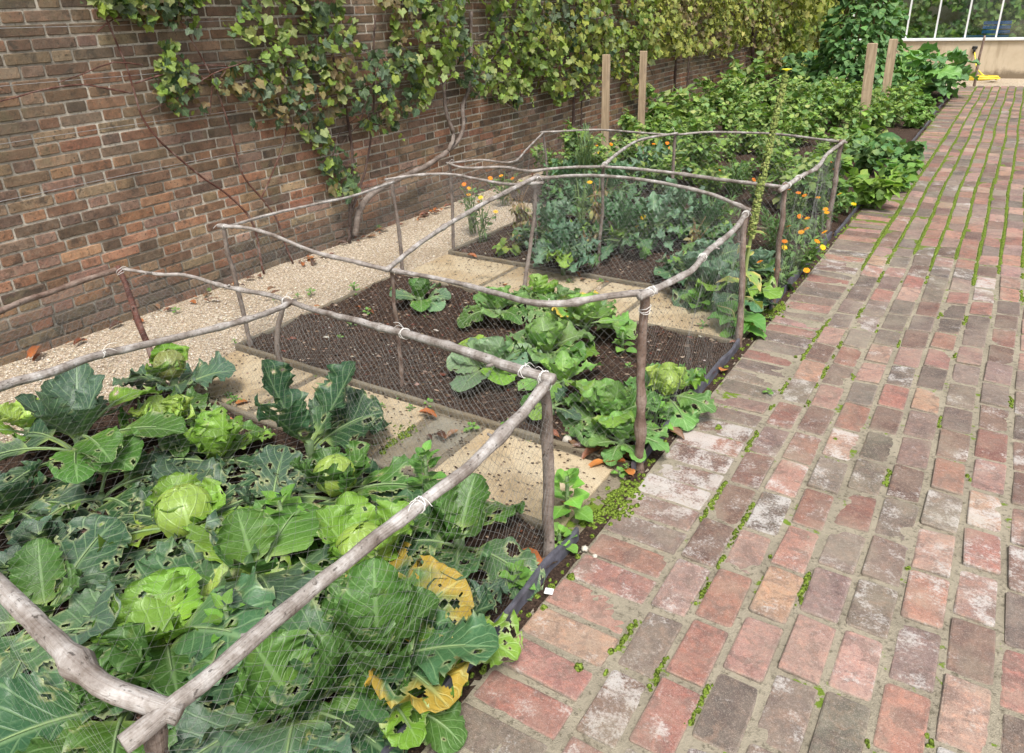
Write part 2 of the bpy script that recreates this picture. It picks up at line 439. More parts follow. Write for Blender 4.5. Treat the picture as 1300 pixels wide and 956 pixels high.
# leaf surfaces ------------------------------------------------------------
def wshape(kind, t):
    t = np.clip(t, 0, 1)
    if kind == 'cab': return np.sin(PI * np.clip(t, 0, 1) ** .95) ** .55 * (1 - .12 * (1 - t))
    if kind == 'round': return np.sqrt(np.clip(1 - (2 * t - 1) ** 2, 0, 1))
    if kind == 'ovate': return np.sin(PI * t ** .62) ** 1.0
    if kind == 'lance': return np.sin(PI * t ** .75) ** .8
    if kind == 'lobed': return np.sin(PI * t ** .7) ** .7 * (1 - .28 * np.cos(t * PI * 7))
    if kind == 'kale': return np.sin(PI * t ** .75) ** .6 * (1 - .38 * np.cos(t * PI * 15)) * (.55 + .45 * t)
    if kind == 'tooth': return np.sin(PI * t ** .6) * (1 - .14 * np.cos(t * PI * 13))
    return np.sin(PI * t)

def leaf(acc, p, az, L, W, th0=.6, bend=-.8, nu=8, nv=4, shape='ovate', pet=.15, cup=.15, ruf=.0, rufn=3., crk=0., holes=0, bites=0, col=(.1, .2, .05), roll=0., tipcol=None, rs=None, petw=.07, col2=None):
    rs = rs or rng
    u = np.linspace(0, 1, nu + 1); v = np.linspace(-1, 1, nv + 1)
    t = (u - pet) / (1 - pet)
    w = np.where(t <= 0, petw * W, W * np.maximum(wshape(shape, t), petw * (1 - np.clip(t, 0, 1)) ** 2))
    th = th0 + bend * u
    ds = L / nu
    x = np.concatenate([[0], np.cumsum(np.cos((th[1:] + th[:-1]) / 2) * ds)]); z = np.concatenate([[0], np.cumsum(np.sin((th[1:] + th[:-1]) / 2) * ds)])
    U, Vv = np.meshgrid(u, v, indexing='ij'); Wd = w[:, None]
    ph = rs.uniform(0, 6.28); ph2 = rs.uniform(0, 6.28)
    A = np.abs(Vv)
    side = np.where(Vv > 0, ph, ph2)
    h = cup * Wd * A ** 1.7 * np.clip(t, 0, 1)[:, None] ** .3
    if ruf: h = h + ruf * .8 * Wd * A ** 2.5 * (np.sin(2 * PI * rufn * U + side) + .5 * np.sin(2 * PI * rufn * 2.3 * U + side * 2)) * np.clip(t * 3, 0, 1)[:, None]
    if crk:
        h = h + crk * L * (np.sin(U * 17 + ph + Vv * 5) * np.sin(Vv * 9 + ph2) * .5 + np.sin(U * 31 + Vv * 13 + ph2) * .35) * np.clip(t * 4, 0, 1)[:, None] * (.3 + A)
    lat = Vv * Wd * (1 - .25 * cup * A)
    if ruf: # edge wanders in and out
        h = h + ruf * .34 * Wd * A ** 6 * np.sin(2 * PI * rufn * 5.3 * U + side * 3) * np.clip(t * 3, 0, 1)[:, None]
        lat = lat * (1 + .06 * np.sin(2 * PI * rufn * 2.9 * U + side) * A ** 3 + .03 * np.sin(2 * PI * rufn * 6.1 * U + side) * A ** 3)
    cr, sr = math.cos(roll), math.sin(roll)
    l2 = lat * cr - h * sr * 1.; h2 = h * cr + lat * sr
    nx = -np.sin(th)[:, None]; nz = np.cos(th)[:, None]
    X = x[:, None] + h2 * nx; Z = z[:, None] + h2 * nz; Y = l2
    ca, sa = math.cos(az), math.sin(az)
    PX = p[0] + X * ca - Y * sa; PY = p[1] + X * sa + Y * ca; PZ = p[2] + Z
    P = np.stack([PX, PY, PZ], -1).reshape(-1, 3)
    uv = np.stack([np.clip(t, 0, 1)[:, None] + 0 * Vv, Vv, np.full_like(Vv, rs.random())], -1).reshape(-1, 3)
    keep = np.ones((nu, nv), bool); rim = np.full(U.shape, 9.)
    if holes or bites:
        uc = (u[1:] + u[:-1]) / 2; vc = (v[1:] + v[:-1]) / 2
        UC, VC = np.meshgrid(uc, vc, indexing='ij')
        asp = W / L
        for k in range(holes + bites):
            cu = rs.uniform(pet + .12, .97); cv = rs.uniform(.12, .95) * rs.choice((-1, 1)) if k < holes else rs.choice((-1, 1)) * rs.uniform(.9, 1.1)
            rr = rs.choice((.016, .022, .03, .04, .055, .075)) if k < holes else rs.uniform(.025, .06)
            dd = np.hypot((UC - cu) * rs.uniform(.8, 1.4), (VC - cv) * asp) + nrng.uniform(-.006, .006, UC.shape)
            rim = np.minimum(rim, np.hypot(U - cu, (Vv - cv) * asp) - rr)
            keep &= ~((dd < rr) & (np.abs(VC) > .09))
    idx = np.arange((nu + 1) * (nv + 1)).reshape(nu + 1, nv + 1)
    a, b, c, d = idx[:-1, :-1][keep], idx[1:, :-1][keep], idx[1:, 1:][keep], idx[:-1, 1:][keep]
    F = list(zip(a.tolist(), b.tolist(), c.tolist(), d.tolist()))
    colv = np.tile(np.array(col, float), (P.shape[0], 1))
    if pet > 0:
        pc = np.array(col2 if col2 is not None else (.16, .26, .10))
        m = (np.clip(1 - t / .12, 0, 1))[:, None] * np.ones_like(Vv)
        colv = colv * (1 - m.reshape(-1, 1)) + pc * m.reshape(-1, 1)
    if holes or bites:
        e = (np.clip(1 - (rim - .004) / .016, 0, 1) * .7).reshape(-1, 1)
        colv = colv * (1 - e) + np.array((.30, .33, .17)) * e
    if tipcol is not None:
        e = np.clip((np.maximum(A * .9, U) - .62) / .2 + .4 * np.sin(U * 9 + ph + Vv * 7), 0, 1).reshape(-1, 1)
        colv = colv * (1 - e) + np.array(tipcol) * e
    acc.add(P, F, uv, colv)
    # fleshy midrib below for big leaves
    return P

WBR = 1.32
def vary(c, s=.2, rs=None):
    rs = rs or rng
    k = 1 + rs.uniform(-s, s)
    return tuple(max(.004, x * k * (1 + rs.uniform(-s * .3, s * .3))) for x in c)

def midrib(acc, p, az, L, th0, bend, w, col, upto=.7):
    n = 8; pts = []
    x = z = 0
    for i in range(n + 1):
        t = i / n * upto; th = th0 + bend * t
        pts.append(Vector((p[0] + x * math.cos(az), p[1] + x * math.sin(az), p[2] + z)))
        x += math.cos(th) * L * upto / n; z += math.sin(th) * L * upto / n
    tube(acc, pts, w, w * .25, 6, caps=False, col=col)

# ------------------------------------------------------------------ camera, light
W_, H_ = 1300., 956.
cam = bpy.data.cameras.new('camera'); co = bpy.data.objects.new('camera', cam); C.objects.link(co)
r_ = Vector((.84106598, .53995266, -.0325446)); u_ = Vector((-.19564433, .35973637, .91231192)); f_ = Vector((-.50431272, .76094735, -.4082007))
from mathutils import Matrix
co.matrix_world = Matrix(((r_.x, u_.x, -f_.x, 0), (r_.y, u_.y, -f_.y, 0), (r_.z, u_.z, -f_.z, 1.6), (0, 0, 0, 1)))
cam.sensor_width = 36; cam.sensor_fit = 'HORIZONTAL'; cam.lens = 940.47 / 1300 * 36
cam.shift_y = -(478 - 433.5) / 1300; cam.clip_start = .05; cam.clip_end = 400
bpy.context.scene.camera = co

def pix(px, py, z=0.):
    """point at height z seen at photo pixel (used only to read off real positions)"""
    d = (px - 650) / 940.47 * r_ - (py - 433.5) / 940.47 * u_ + f_
    t = (z - 1.6) / d.z
    return Vector((t * d.x, t * d.y, z))

sc = bpy.context.scene
w = bpy.data.worlds.new('World'); sc.world = w; w.use_nodes = True
nt = w.node_tree; bg = nt.nodes['Background']
sky = nt.nodes.new('ShaderNodeTexSky'); sky.sky_type = 'NISHITA'; sky.sun_disc = False
sky.sun_elevation = R(58); sky.sun_rotation = R(140); sky.air_density = 1.; sky.dust_density = 3.; sky.ozone_density = 1.
hs = nt.nodes.new('ShaderNodeHueSaturation'); hs.inputs['Saturation'].default_value = .35
nt.links.new(sky.outputs[0], hs.inputs['Color']); nt.links.new(hs.outputs[0], bg.inputs[0]); bg.inputs[1].default_value = .085
sun = bpy.data.lights.new('sun', 'SUN'); so = bpy.data.objects.new('sun', sun); C.objects.link(so)
sun.energy = 1.5; sun.angle = R(14); sun.color = (1, .96, .9)
# sun direction matches sky: rotation measured clockwise from +Y
el, ro = R(58), R(140)
sd = Vector((math.sin(ro) * math.cos(el), math.cos(ro) * math.cos(el), math.sin(el)))
so.rotation_euler = sd.to_track_quat('Z', 'Y').to_euler()
sc.view_settings.view_transform = 'Standard'; sc.view_settings.look = 'None'; sc.view_settings.exposure = 1.5; sc.view_settings.gamma = 1
sc.view_settings.use_curve_mapping = False

# ------------------------------------------------------------------ setting: ground
a = Acc(); a.add([(-60, -20, -.03), (60, -20, -.03), (60, 90, -.03), (-60, 90, -.03)], [(0, 1, 2, 3)])
tag(a.build('ground', M['gravel']), kind='structure')
def grid_sheet(x0, x1, y0, y1, step, zf, mat, name, cut=None):
    nx = max(1, int((x1 - x0) / step)); ny = max(1, int((y1 - y0) / step))
    xs = np.linspace(x0, x1, nx + 1); ys = np.linspace(y0, y1, ny + 1)
    V = [(x, y, zf(x, y)) for y in ys for x in xs]
    F = [(j * (nx + 1) + i, j * (nx + 1) + i + 1, (j + 1) * (nx + 1) + i + 1, (j + 1) * (nx + 1) + i) for j in range(ny) for i in range(nx)]
    ac = Acc(); ac.add(V, F); return ac.build(name, mat)
o = grid_sheet(-4.16, -.9, -1, 19.5, .05, lambda x, y: -.004 + .012 * noise.noise(Vector((x * 1.7, y * 1.7, 0))) + .005 * noise.noise(Vector((x * 9, y * 9, 3))), M['gravel'], 'gravel_path')
tag(o, kind='structure')
# real pebbles lying on the near part of the gravel
pa = Acc()
for k in range(5200):
    y = 1.0 + 5.2 * rng.random() ** 1.3; x = rng.uniform(-4.12, -3.22)
    s = rng.uniform(.003, .0075)
    c = rng.choice([(.62, .52, .40), (.70, .63, .52), (.50, .40, .28), (.76, .72, .64), (.36, .26, .18)])
    ang = rng.uniform(0, 6.28); V = []
    for q, (dx, dy, dz) in enumerate([(1, 0, .2), (.2, .8, .25), (-.9, .3, .2), (-.5, -.8, .2), (.5, -.7, .2), (.2, .1, .75), (-.3, 0, .7)]):
        X = dx * math.cos(ang) - dy * math.sin(ang); Y = dx * math.sin(ang) + dy * math.cos(ang)
        V.append((x + X * s * rng.uniform(.7, 1.2), y + Y * s * rng.uniform(.6, 1.1), .002 + dz * s * 1.1))
    pa.add(V, [(0, 1, 5), (1, 6, 5), (1, 2, 6), (2, 3, 6), (3, 4, 6), (4, 5, 6), (4, 0, 5)], None, vary(c, .2))
def tint_mat(name, rough=.8):
    m = Mat(name); t = m.attr('tint'); n = m.noise(m.coord(), 200., 3.)
    return m.pbr(m.mix(n, m.mix(1., t, (.75, .75, .75), 'MULTIPLY'), t), rough, .25, m.bump(n, .3, .002))
M['tint'] = tint_mat('natural_tint')
tag(pa.build('pebbles', M['tint'], smooth=False), 'loose pale pebbles on the gravel strip by the brick wall', 'gravel', kind='stuff')

# ------------------------------------------------------------------ brick path
PAV = [((.27, .125, .088), 4), ((.33, .165, .122), 4), ((.37, .22, .17), 3), ((.150, .085, .065), 5), ((.11, .088, .072), 3.5), ((.17, .14, .11), 3.5), ((.33, .20, .125), .6), ((.20, .14, .115), 4), ((.27, .17, .14), 2)]
def pick(tab):
    t = rng.random() * sum(w for _, w in tab)
    for c, w in tab:
        t -= w
        if t <= 0: return c
    return tab[0][0]
def brick(acc, x0, x1, y0, y1, z, bloom, tab, tilt=.0045, rot=0.):
    cx, cy = (x0 + x1) / 2, (y0 + y1) / 2; hx, hy = (x1 - x0) / 2, (y1 - y0) / 2
    tx, ty = rng.uniform(-tilt, tilt) / hx, rng.uniform(-tilt, tilt) / hy
    dz = rng.uniform(-.0035, .003)
    rot = rng.gauss(0, .010) + rot
    cj = rng.uniform(0, .006)
    def ring(ins, zz):
        c = .004 + ins + cj; out = []
        for (sx, sy) in ((-1, -1), (1, -1), (1, 1), (-1, 1)):
            X, Y = sx * (hx - ins), sy * (hy - ins)
            pts = [(X - sx * c, Y), (X - sx * c * .3, Y - sy * c * .3), (X, Y - sy * c)]
            if sx * sy < 0: pts = pts[::-1]
            # order so the ring runs counter-clockwise
            if (sx, sy) in ((1, -1), (-1, 1)): pts = [(X - sx * c, Y), (X - sx * c * .3, Y - sy * c * .3), (X, Y - sy * c)] 
            else: pts = [(X, Y - sy * c), (X - sx * c * .3, Y - sy * c * .3), (X - sx * c, Y)]
            for (px, py) in pts:
                q = Vector(((cx + px) * 60, (cy + py) * 60, zz * 10))
                e = .0036 * noise.noise(q) + .0016 * noise.noise(q * 2.7)
                out.append((cx + (px + e) * math.cos(rot) - py * math.sin(rot), cy + px * math.sin(rot) + (py + e) * math.cos(rot), z + dz + zz + px * tx + py * ty))
        if (0): pass
        return out
    rs = [ring(.0, -.02), ring(0, -.006), ring(.0015, -.002), ring(.006, 0)]
    V = [p for r in rs for p in r]; F = [tuple(range(36, 48))]
    for k in range(3):
        for i in range(12):
            j = (i + 1) % 12; F.append((k * 12 + i, k * 12 + j, k * 12 + 12 + j, k * 12 + 12 + i))
    o3 = (rng.uniform(0, 30), rng.uniform(0, 30), bloom)
    c0 = np.array(vary(pick(tab), .2)) * .95; c0 = c0 * .88 + c0.mean() * .12; cm = np.array((.30, .26, .205)); k_ = rng.uniform(.15, .6)
    cols = np.vstack([np.tile(cm * .8, (24, 1)), np.tile(c0 * (1 - k_) + cm * k_, (12, 1)), np.tile(c0, (12, 1))])
    acc.add(V, F, np.tile(o3, (48, 1)), cols)
pav = Acc(); mor = Acc(); moss_spots = []
ZP = .012; PX1 = 1.45
TR = 5.62
def bloom_at(x, y):
    b = .22 + 1.2 * max(0, noise.noise(Vector((x * 1.4 + 3, y * 1.1, 0)))) + rng.uniform(-.25, .25)
    if y < 2.8 and x < .2: b += .18
    if rng.random() < .08 + (.12 if y < 3 else 0): b += .45
    if x < -.6: b += .12
    if y > TR: b -= .25
    return min(1.1, max(-.2, b))
y = .02
while y < 17:
    d = .128 + rng.uniform(-.004, .004)
    brick(pav, -.868 + rng.uniform(-.006, .008), -.622 + rng.uniform(-.004, .004), y, y + d - rng.uniform(.013, .020), ZP - .002, bloom_at(-.7, y), PAV)
    y += d
xs = [-.605 + .1235 * k for k in range(18)]
for k, x in enumerate(xs[:-1]):
    y = rng.uniform(-.2, .03) + (.116 if k % 2 else 0)
    while y < 17.0:
        far = y > TR - .12
        d = .234 + rng.uniform(-.009, .009)
        g = .019 if not far else .021
        y1 = y + d - (rng.uniform(.015, .024) if not far else rng.uniform(.006, .010))
        wob = .006 * math.sin(y * 1.3 + 1) + .004 * math.sin(y * 3.1)
        brick(pav, x + g / 2 + wob + rng.uniform(-.002, .002), x + .1235 - g / 2 + wob + rng.uniform(-.003, .003), y, y1, ZP, bloom_at(x, y), PAV)
        y += d
o = pav.build('brick_path', M['paver'], smooth=False); tag(o, kind='structure')
mo = grid_sheet(-.885, PX1 + .08, -.3, 17.05, .02, lambda x, y: .0055 + .003 * noise.noise(Vector((x * 23, y * 23, 1))) + .002 * noise.noise(Vector((x * 70, y * 70, 1))), M['mortar'], 'path_mortar')
tag(mo, kind='structure')
# strip of earth between edging and path
o = grid_sheet(-.925, -.872, .0, 16.5, .012, lambda x, y: .008 + .007 * noise.noise(Vector((x * 40, y * 25, 5))), M['soil'], 'earth_strip'); tag(o, kind='structure')
# moss in joints
ms = Acc()
def moss_strip(x, y0, y1, w, h=.008, br=0., st=.02):
    n = max(3, int((y1 - y0) / st)); V = []; F = []
    m = 5
    for i in range(n + 1):
        y = y0 + (y1 - y0) * i / n
        e = min(1, i / 2., (n - i) / 2.)
        k = 1 if not br else max(0, min(1, (noise.noise(Vector((x * 9, y * 5., 7))) + br) * 4))
        ww = w * e * k * (1 + .9 * noise.noise(Vector((x * 5, y * 30, 2)))) ; hh = h * e * k
        xo = .006 * math.sin(y * 1.3 + 1) + .004 * math.sin(y * 3.1) + .002 * noise.noise(Vector((y * 20, x, 0)))
        for j in range(m):
            t = j / (m - 1) * 2 - 1
            V.append((x + xo + t * ww / 2, y, .006 + hh * (1 - t * t) * (1 + .8 * noise.noise(Vector((x * 30 + t * 3, y * 60, 1)))) + (0 if k > .02 else -.02)))
    F = [(i * m + j, i * m + j + 1, (i + 1) * m + j + 1, (i + 1) * m + j) for i in range(n) for j in range(m - 1)]
    ms.add(V, F)
for k, x in enumerate(xs):
    far_w = .027
    moss_strip(x, TR - .15 - (.5 if k in (0, 3, 5, 8) else 0), 17, far_w, .007, .5)
def moss_patch(x, y, r, h=.012, z0=.004, n=14):
    V = [(x, y, z0 + h)]; F = []
    for ri, f in enumerate((.35, .7, 1.)):
        for i in range(n):
            t = 2 * PI * i / n; q = r * f * (1 + .45 * noise.noise(Vector((math.cos(t) * 1.3 + x * 9, math.sin(t) * 1.3 + y * 9, 0))))
            V.append((x + q * math.cos(t), y + q * math.sin(t) * 1.2, z0 + h * (1 - f ** 2) * (1 + .6 * noise.noise(Vector((x * 50 + q * 80 * math.cos(t), y * 50 + q * 80 * math.sin(t), ri)))) - (.006 if ri == 2 else 0)))
    for i in range(n): F.append((0, 1 + i, 1 + (i + 1) % n))
    for ri in range(2):
        for i in range(n): F.append((1 + ri * n + i, 1 + (ri + 1) * n + i, 1 + (ri + 1) * n + (i + 1) % n, 1 + ri * n + (i + 1) % n))
    ms.add(V, F)
for k, x in enumerate(xs):
    y = .8
    while y < 17:
        lim = {0: .02, 1: .06}.get(k, .27 if k in (6, 9) else .34)
        if y > TR: lim = -.05
        y += rng.uniform(.006, .014) if y < TR else rng.uniform(.02, .05)
        nv_ = noise.noise(Vector((x * 9, y * 4., 7))) + .4 * noise.noise(Vector((x * 9, y * 17., 2)))
        if nv_ < lim: continue
        xo = .006 * math.sin(y * 1.3 + 1) + .004 * math.sin(y * 3.1)
        moss_patch(x + xo + rng.gauss(0, .0045), y, rng.uniform(.0035, .009) * (1 + min(1, nv_ - lim)), rng.uniform(.003, .006), .0085, 8)
for cx_, cy_, sp_, nn_ in [(780, 645, .045, 90), (798, 622, .035, 60), (757, 662, .03, 40), (485, 562, .05, 90), (430, 597, .04, 50), (512, 548, .03, 40), (975, 397, .05, 110), (988, 392, .03, 60), (960, 412, .04, 50)]:
    p = pix(cx_, cy_)
    for _ in range(nn_): moss_patch(p.x + rng.gauss(0, sp_ * .7), p.y + rng.gauss(0, sp_), rng.uniform(.005, .014), rng.uniform(.004, .009), .007 if p.x > -1 else .012, 8)
for px, py, r in [(912, 545, .016), (700, 748, .012), (735, 850, .014), (775, 830, .010), (1060, 560, .010), (1010, 455, .010), (725, 735, .014), (690, 775, .012)]:
    p = pix(px, py); moss_patch(p.x, p.y, r, .010 if p.x < -.65 else .006, .004 if p.x < -.9 else .010)
for k in range(160):
    moss_patch(-.895 + rng.uniform(-.012, .02), rng.uniform(.8, 7), rng.uniform(.005, .012), .005, .010)
tag(ms.build('moss', M['moss']), 'bright green moss growing in the joints of the brick path', 'moss', kind='stuff')

# ------------------------------------------------------------------ beds
BX0, BX1 = -3.2, -.93
BEDS = [(.32, 1.72), (2.19, 3.47), (4.05, 5.62), (5.62, 12.0), (12.6, 16.2)]
chips = Acc()
for bi, (y0, y1) in enumerate(BEDS):
    x0, x1 = (BX0, BX1) if bi < 3 else (-3.9, -.92)
    st = .014 if bi < 3 else .08
    def zf(x, y, x0=x0, x1=x1, y0=y0, y1=y1):
        e = min(1, min(x - x0, x1 - x, y - y0, y1 - y) / .05 + .3)
        b = .032 + .022 * noise.noise(Vector((x * 3, y * 3, 1))) + .028 * noise.noise(Vector((x * 11, y * 11, 4))) + .020 * noise.noise(Vector((x * 37, y * 37, 9))) + .006 * noise.noise(Vector((x * 90, y * 90, 9)))
        return b * e
    o = grid_sheet(x0 + .012, x1 - .004, y0 + .012, y1 - .012, st, zf, M['soil'], 'bed_soil'); tag(o, kind='structure')
    if bi < 3:
        for k in range((2600, 5200, 3200)[bi]):
            x, y = rng.uniform(x0 + .03, x1 - .02), rng.uniform(y0 + .03, y1 - .03)
            z = zf(x, y); s = rng.uniform(.003, .012) * (2.0 if rng.random() < .12 else 1); an = rng.uniform(0, 6.28); asp = rng.uniform(.25, .8)
            c = pick([((.05, .03, .022), 6), ((.10, .06, .04), 4), ((.17, .11, .075), 2.2), ((.30, .22, .16), .9), ((.15, .05, .03), .8), ((.45, .40, .33), .35)])
            V = []
            for q in range(5):
                t = an + q * 1.257; V.append((x + s * math.cos(t) * (1 if q % 2 else .8), y + s * math.sin(t) * asp, z + .002 + rng.uniform(0, .006)))
            V.append((x, y, z + .002 + s * rng.uniform(.2, .7)))
            chips.add(V, [(q, (q + 1) % 5, 5) for q in range(5)], None, vary(c, .25))
for k in range(1500):
    y0, y1 = rng.choice(((1.74, 2.18), (3.48, 4.04))); x = rng.uniform(-3.2, -.9); y = y0 + (y1 - y0) * (rng.betavariate(.5, .5))
    s = rng.uniform(.002, .009); an = rng.uniform(0, 6.28); V = [(x + s * math.cos(an + q * 1.257), y + s * math.sin(an + q * 1.257) * .6, .020 + rng.uniform(0, .003)) for q in range(5)] + [(x, y, .021 + s * .4)]
    chips.add(V, [(q, (q + 1) % 5, 5) for q in range(5)], None, vary(pick([((.05, .03, .022), 5), ((.12, .08, .05), 3), ((.30, .22, .15), 1)]), .25))
tag(chips.build('soil_clods', M['tint'], smooth=False), 'dark clods and bark chips of the vegetable beds', 'soil crumbs', kind='stuff')

def board(acc, p, q, w=.022, h=.045, z0=-.01, wob=.004):
    p = Vector(p); q = Vector(q); n = max(2, int((q - p).length / .06)); d = (q - p).normalized(); s = Vector((-d.y, d.x, 0))
    V = []; F = []
    for i in range(n + 1):
        t = i / n; c = p.lerp(q, t) + s * wob * noise.noise(Vector((i * .3, p.x, p.y)))
        hh = h + .004 * noise.noise(Vector((i * .5, p.y, 3)))
        for (a_, b_) in ((-.5, 0), (-.5, .88), (-.38, 1), (.38, 1), (.5, .88), (.5, 0)):
            V.append(c + s * a_ * w + Vector((0, 0, z0 + hh * b_)))
    F = [(i * 6 + j, i * 6 + (j + 1) % 6, i * 6 + 6 + (j + 1) % 6, i * 6 + 6 + j) for i in range(n) for j in range(6)]
    F += [(5, 4, 3, 2, 1, 0), tuple(n * 6 + j for j in range(6))]
    acc.add([tuple(v) for v in V], F)
EL = ['weathered timber and dark plastic edging round the nearest cabbage bed', 'weathered timber and dark plastic edging round the middle bed of bare soil', 'weathered timber and dark plastic edging round the far kale bed']
for bi, (y0, y1) in enumerate(BEDS[:3]):
    t = thing('bed_edging', EL[bi], 'garden edging', ((BX0 + BX1) / 2, y0, 0), group='edgings round the netted beds')
    cx, cy = t.location.x, t.location.y
    for nm, pts in (('edge_board', [(BX0, y0), (BX1 - .01, y0)]), ('edge_board', [(BX0, y1), (BX1 - .01, y1)]), ('edge_board', [(BX0, y0 + .02), (BX0, y1 - .02)])):
        b = Acc(); board(b, (pts[0][0] - cx, pts[0][1] - cy, 0), (pts[1][0] - cx, pts[1][1] - cy, 0), h=.045); b.build(nm, M['board'], t, smooth=False)
    b = Acc(); x = BX1 + .012 - cx
    n = 40; pts = [(x + .006 * noise.noise(Vector((i * .3, bi, 0))), (y0 - .02) + (y1 - y0 + .03) * i / n - cy, 0) for i in range(n + 1)]
    V = []
    for i, p_ in enumerate(pts):
        lean = .012 * noise.noise(Vector((i * .13, bi + 5, 0))) + .004
        for (dx, dz) in ((-.004, 0), (-.006 - lean, .045), (-.004 - lean, .058), (.006 - lean, .060), (.009 - lean, .052), (.007 - lean * .5, .02), (.006, 0)):
            V.append((p_[0] + dx, p_[1], dz))
    F = [(i * 7 + j, i * 7 + (j + 1) % 7, i * 7 + 7 + (j + 1) % 7, i * 7 + 7 + j) for i in range(n) for j in range(7)] + [tuple(range(7)), tuple(n * 7 + 6 - j for j in range(7))]
    b.add(V, F); b.build('plastic_strip', M['plastic'], t, smooth=False)
# further plastic edging strip
t = Acc(); board(t, (-.9, 5.7, 0), (-.9, 12.2, 0), .014, .05); tag(t.build('bed_edging', M['plastic'], smooth=False), 'long dark edging strip beside the leafy vegetable bed', 'garden edging')
t = Acc(); board(t, (-.92, 12.6, 0), (-.92, 16.2, 0), .014, .06); tag(t.build('bed_edging', M['plastic'], smooth=False), 'dark edging strip in front of the squash plant', 'garden edging')

for (yy0, yy1) in ((1.73, 2.18), (3.48, 4.04)):
    o = grid_sheet(-3.18, -.90, yy0, yy1, .015, lambda x, y: .004 + .006 * noise.noise(Vector((x * 9, y * 9, 2))) + .005 * noise.noise(Vector((x * 50, y * 50, 2))), M['dirt'], 'cross_path'); tag(o, kind='structure')
# paving slabs between beds
def slab(x0, x1, y0, y1, lab, mat='slab', sk=.0, z=.018):
    a = Acc(); box(a, -(x1 - x0) / 2, -(y1 - y0) / 2, -.03, (x1 - x0) / 2, (y1 - y0) / 2, 0, .006)
    v = a.v[0]
    v[:, 1] += v[:, 0] * sk
    o = a.build('paving_slab', M[mat], None, ((x0 + x1) / 2, (y0 + y1) / 2, z), 0, False)
    tag(o, lab, 'paving slab')
slab(-3.17, -2.60, 1.76, 2.165, 'yellow stone slab at the gravel end of the nearest cross path')
slab(-2.55, -1.86, 1.76, 2.165, 'yellow stone slab with brown leaves left of the grey mossy stone', sk=.01)
slab(-1.82, -1.62, 1.77, 2.16, 'narrow grey mossy stone between two yellow slabs', 'slabgrey', z=.008)
slab(-1.575, -.99, 1.74, 2.16, 'yellow stone slab by the brick path behind the nearest corner post')
slab(-3.2, -2.62, 3.51, 4.02, 'yellow slab at the gravel end of the second cross path')
slab(-2.58, -1.95, 3.50, 4.02, 'yellow slab in the middle of the second cross path')
slab(-1.90, -1.63, 3.50, 4.02, 'small yellow slab mostly behind the lettuce row', sk=.0)
slab(-1.59, -1.03, 3.50, 3.98, 'clean yellow slab beside the tall mullein')

# ------------------------------------------------------------------ brick wall
WX = -4.15
WB = [((.22, .115, .068), 4), ((.25, .14, .085), 3), ((.20, .135, .082), 5), ((.15, .092, .06), 5), ((.25, .18, .115), 3.5), ((.105, .075, .055), 2.5), ((.28, .165, .10), 1.), ((.19, .125, .092), 3), ((.24, .165, .12), 2)]
wall = thing('brick_wall', 'tall old brick wall in weathered Flemish bond with climbing vines', 'brick wall', (WX, 9, 0))
wb = Acc()
H = .0628; row = 0; z = -.02
while z < 3.1:
    y = -1.2 + (0 if row % 2 else .225 / 2 + .055) + rng.uniform(-.01, .01); k = 0
    while y < 19.6:
        L = .229 if k % 2 == 0 else .115
        L += rng.uniform(-.006, .006)
        j = rng.uniform(.010, .015)
        y0, y1, z0, z1 = y + j / 2, y + L - j / 2, z + .0055, z + H - rng.uniform(.005, .0085)
        out = rng.uniform(.001, .006); e = .003
        sag = lambda yy: .006 * math.sin(yy * .8) + .004 * math.sin(yy * 2.3 + 1)
        if z < 2.1 or y > 8:
            def P(dx, yy, zz):
                q = Vector((yy * 40, zz * 60, 0)); n_ = .0016 * noise.noise(q)
                return (dx, yy - 9 + n_, zz + sag(yy) + n_)
            ch = e * 1.5
            r0 = [P(-.03, y0, z0), P(-.03, y1, z0), P(-.03, y1, z1), P(-.03, y0, z1)]
            def oc(i, dx): return [P(dx, y0 + i + ch, z0 + i), P(dx, y1 - i - ch, z0 + i), P(dx, y1 - i, z0 + i + ch), P(dx, y1 - i, z1 - i - ch), P(dx, y1 - i - ch, z1 - i), P(dx, y0 + i + ch, z1 - i), P(dx, y0 + i, z1 - i - ch), P(dx, y0 + i, z0 + i + ch)]
            V = oc(0, -.02) + oc(0, out - e) + oc(e, out)
            F = [tuple(range(16, 24))] + [(k_ * 8 + i, k_ * 8 + (i + 1) % 8, k_ * 8 + 8 + (i + 1) % 8, k_ * 8 + 8 + i) for k_ in range(2) for i in range(8)]
            wb.add(V, F, np.tile((rng.uniform(0, 30), rng.uniform(0, 30), 0), (24, 1)), tuple(WBR * x for x in vary(pick(WB), .18)))
        else:
            V = [(out, y0 - 9, z0), (out, y1 - 9, z0), (out, y1 - 9, z1), (out, y0 - 9, z1)]
            wb.add(V, [(0, 1, 2, 3)], np.tile((rng.uniform(0, 30), rng.uniform(0, 30), 0), (4, 1)), tuple(WBR * x for x in vary(pick(WB), .18)))
        y += L; k += 1
    z += H; row += 1
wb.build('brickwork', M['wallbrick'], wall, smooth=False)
mw = Acc(); box(mw, -.33, -10.3, -.1, -.0035, 10.7, 3.1); mw.build('wall_core', M['wmortar'], wall, smooth=False)
cp = Acc(); box(cp, -.37, -10.3, 3.103, .05, 10.7, 3.19, .015); cp.build('coping', M['slabgrey'], wall, smooth=False)

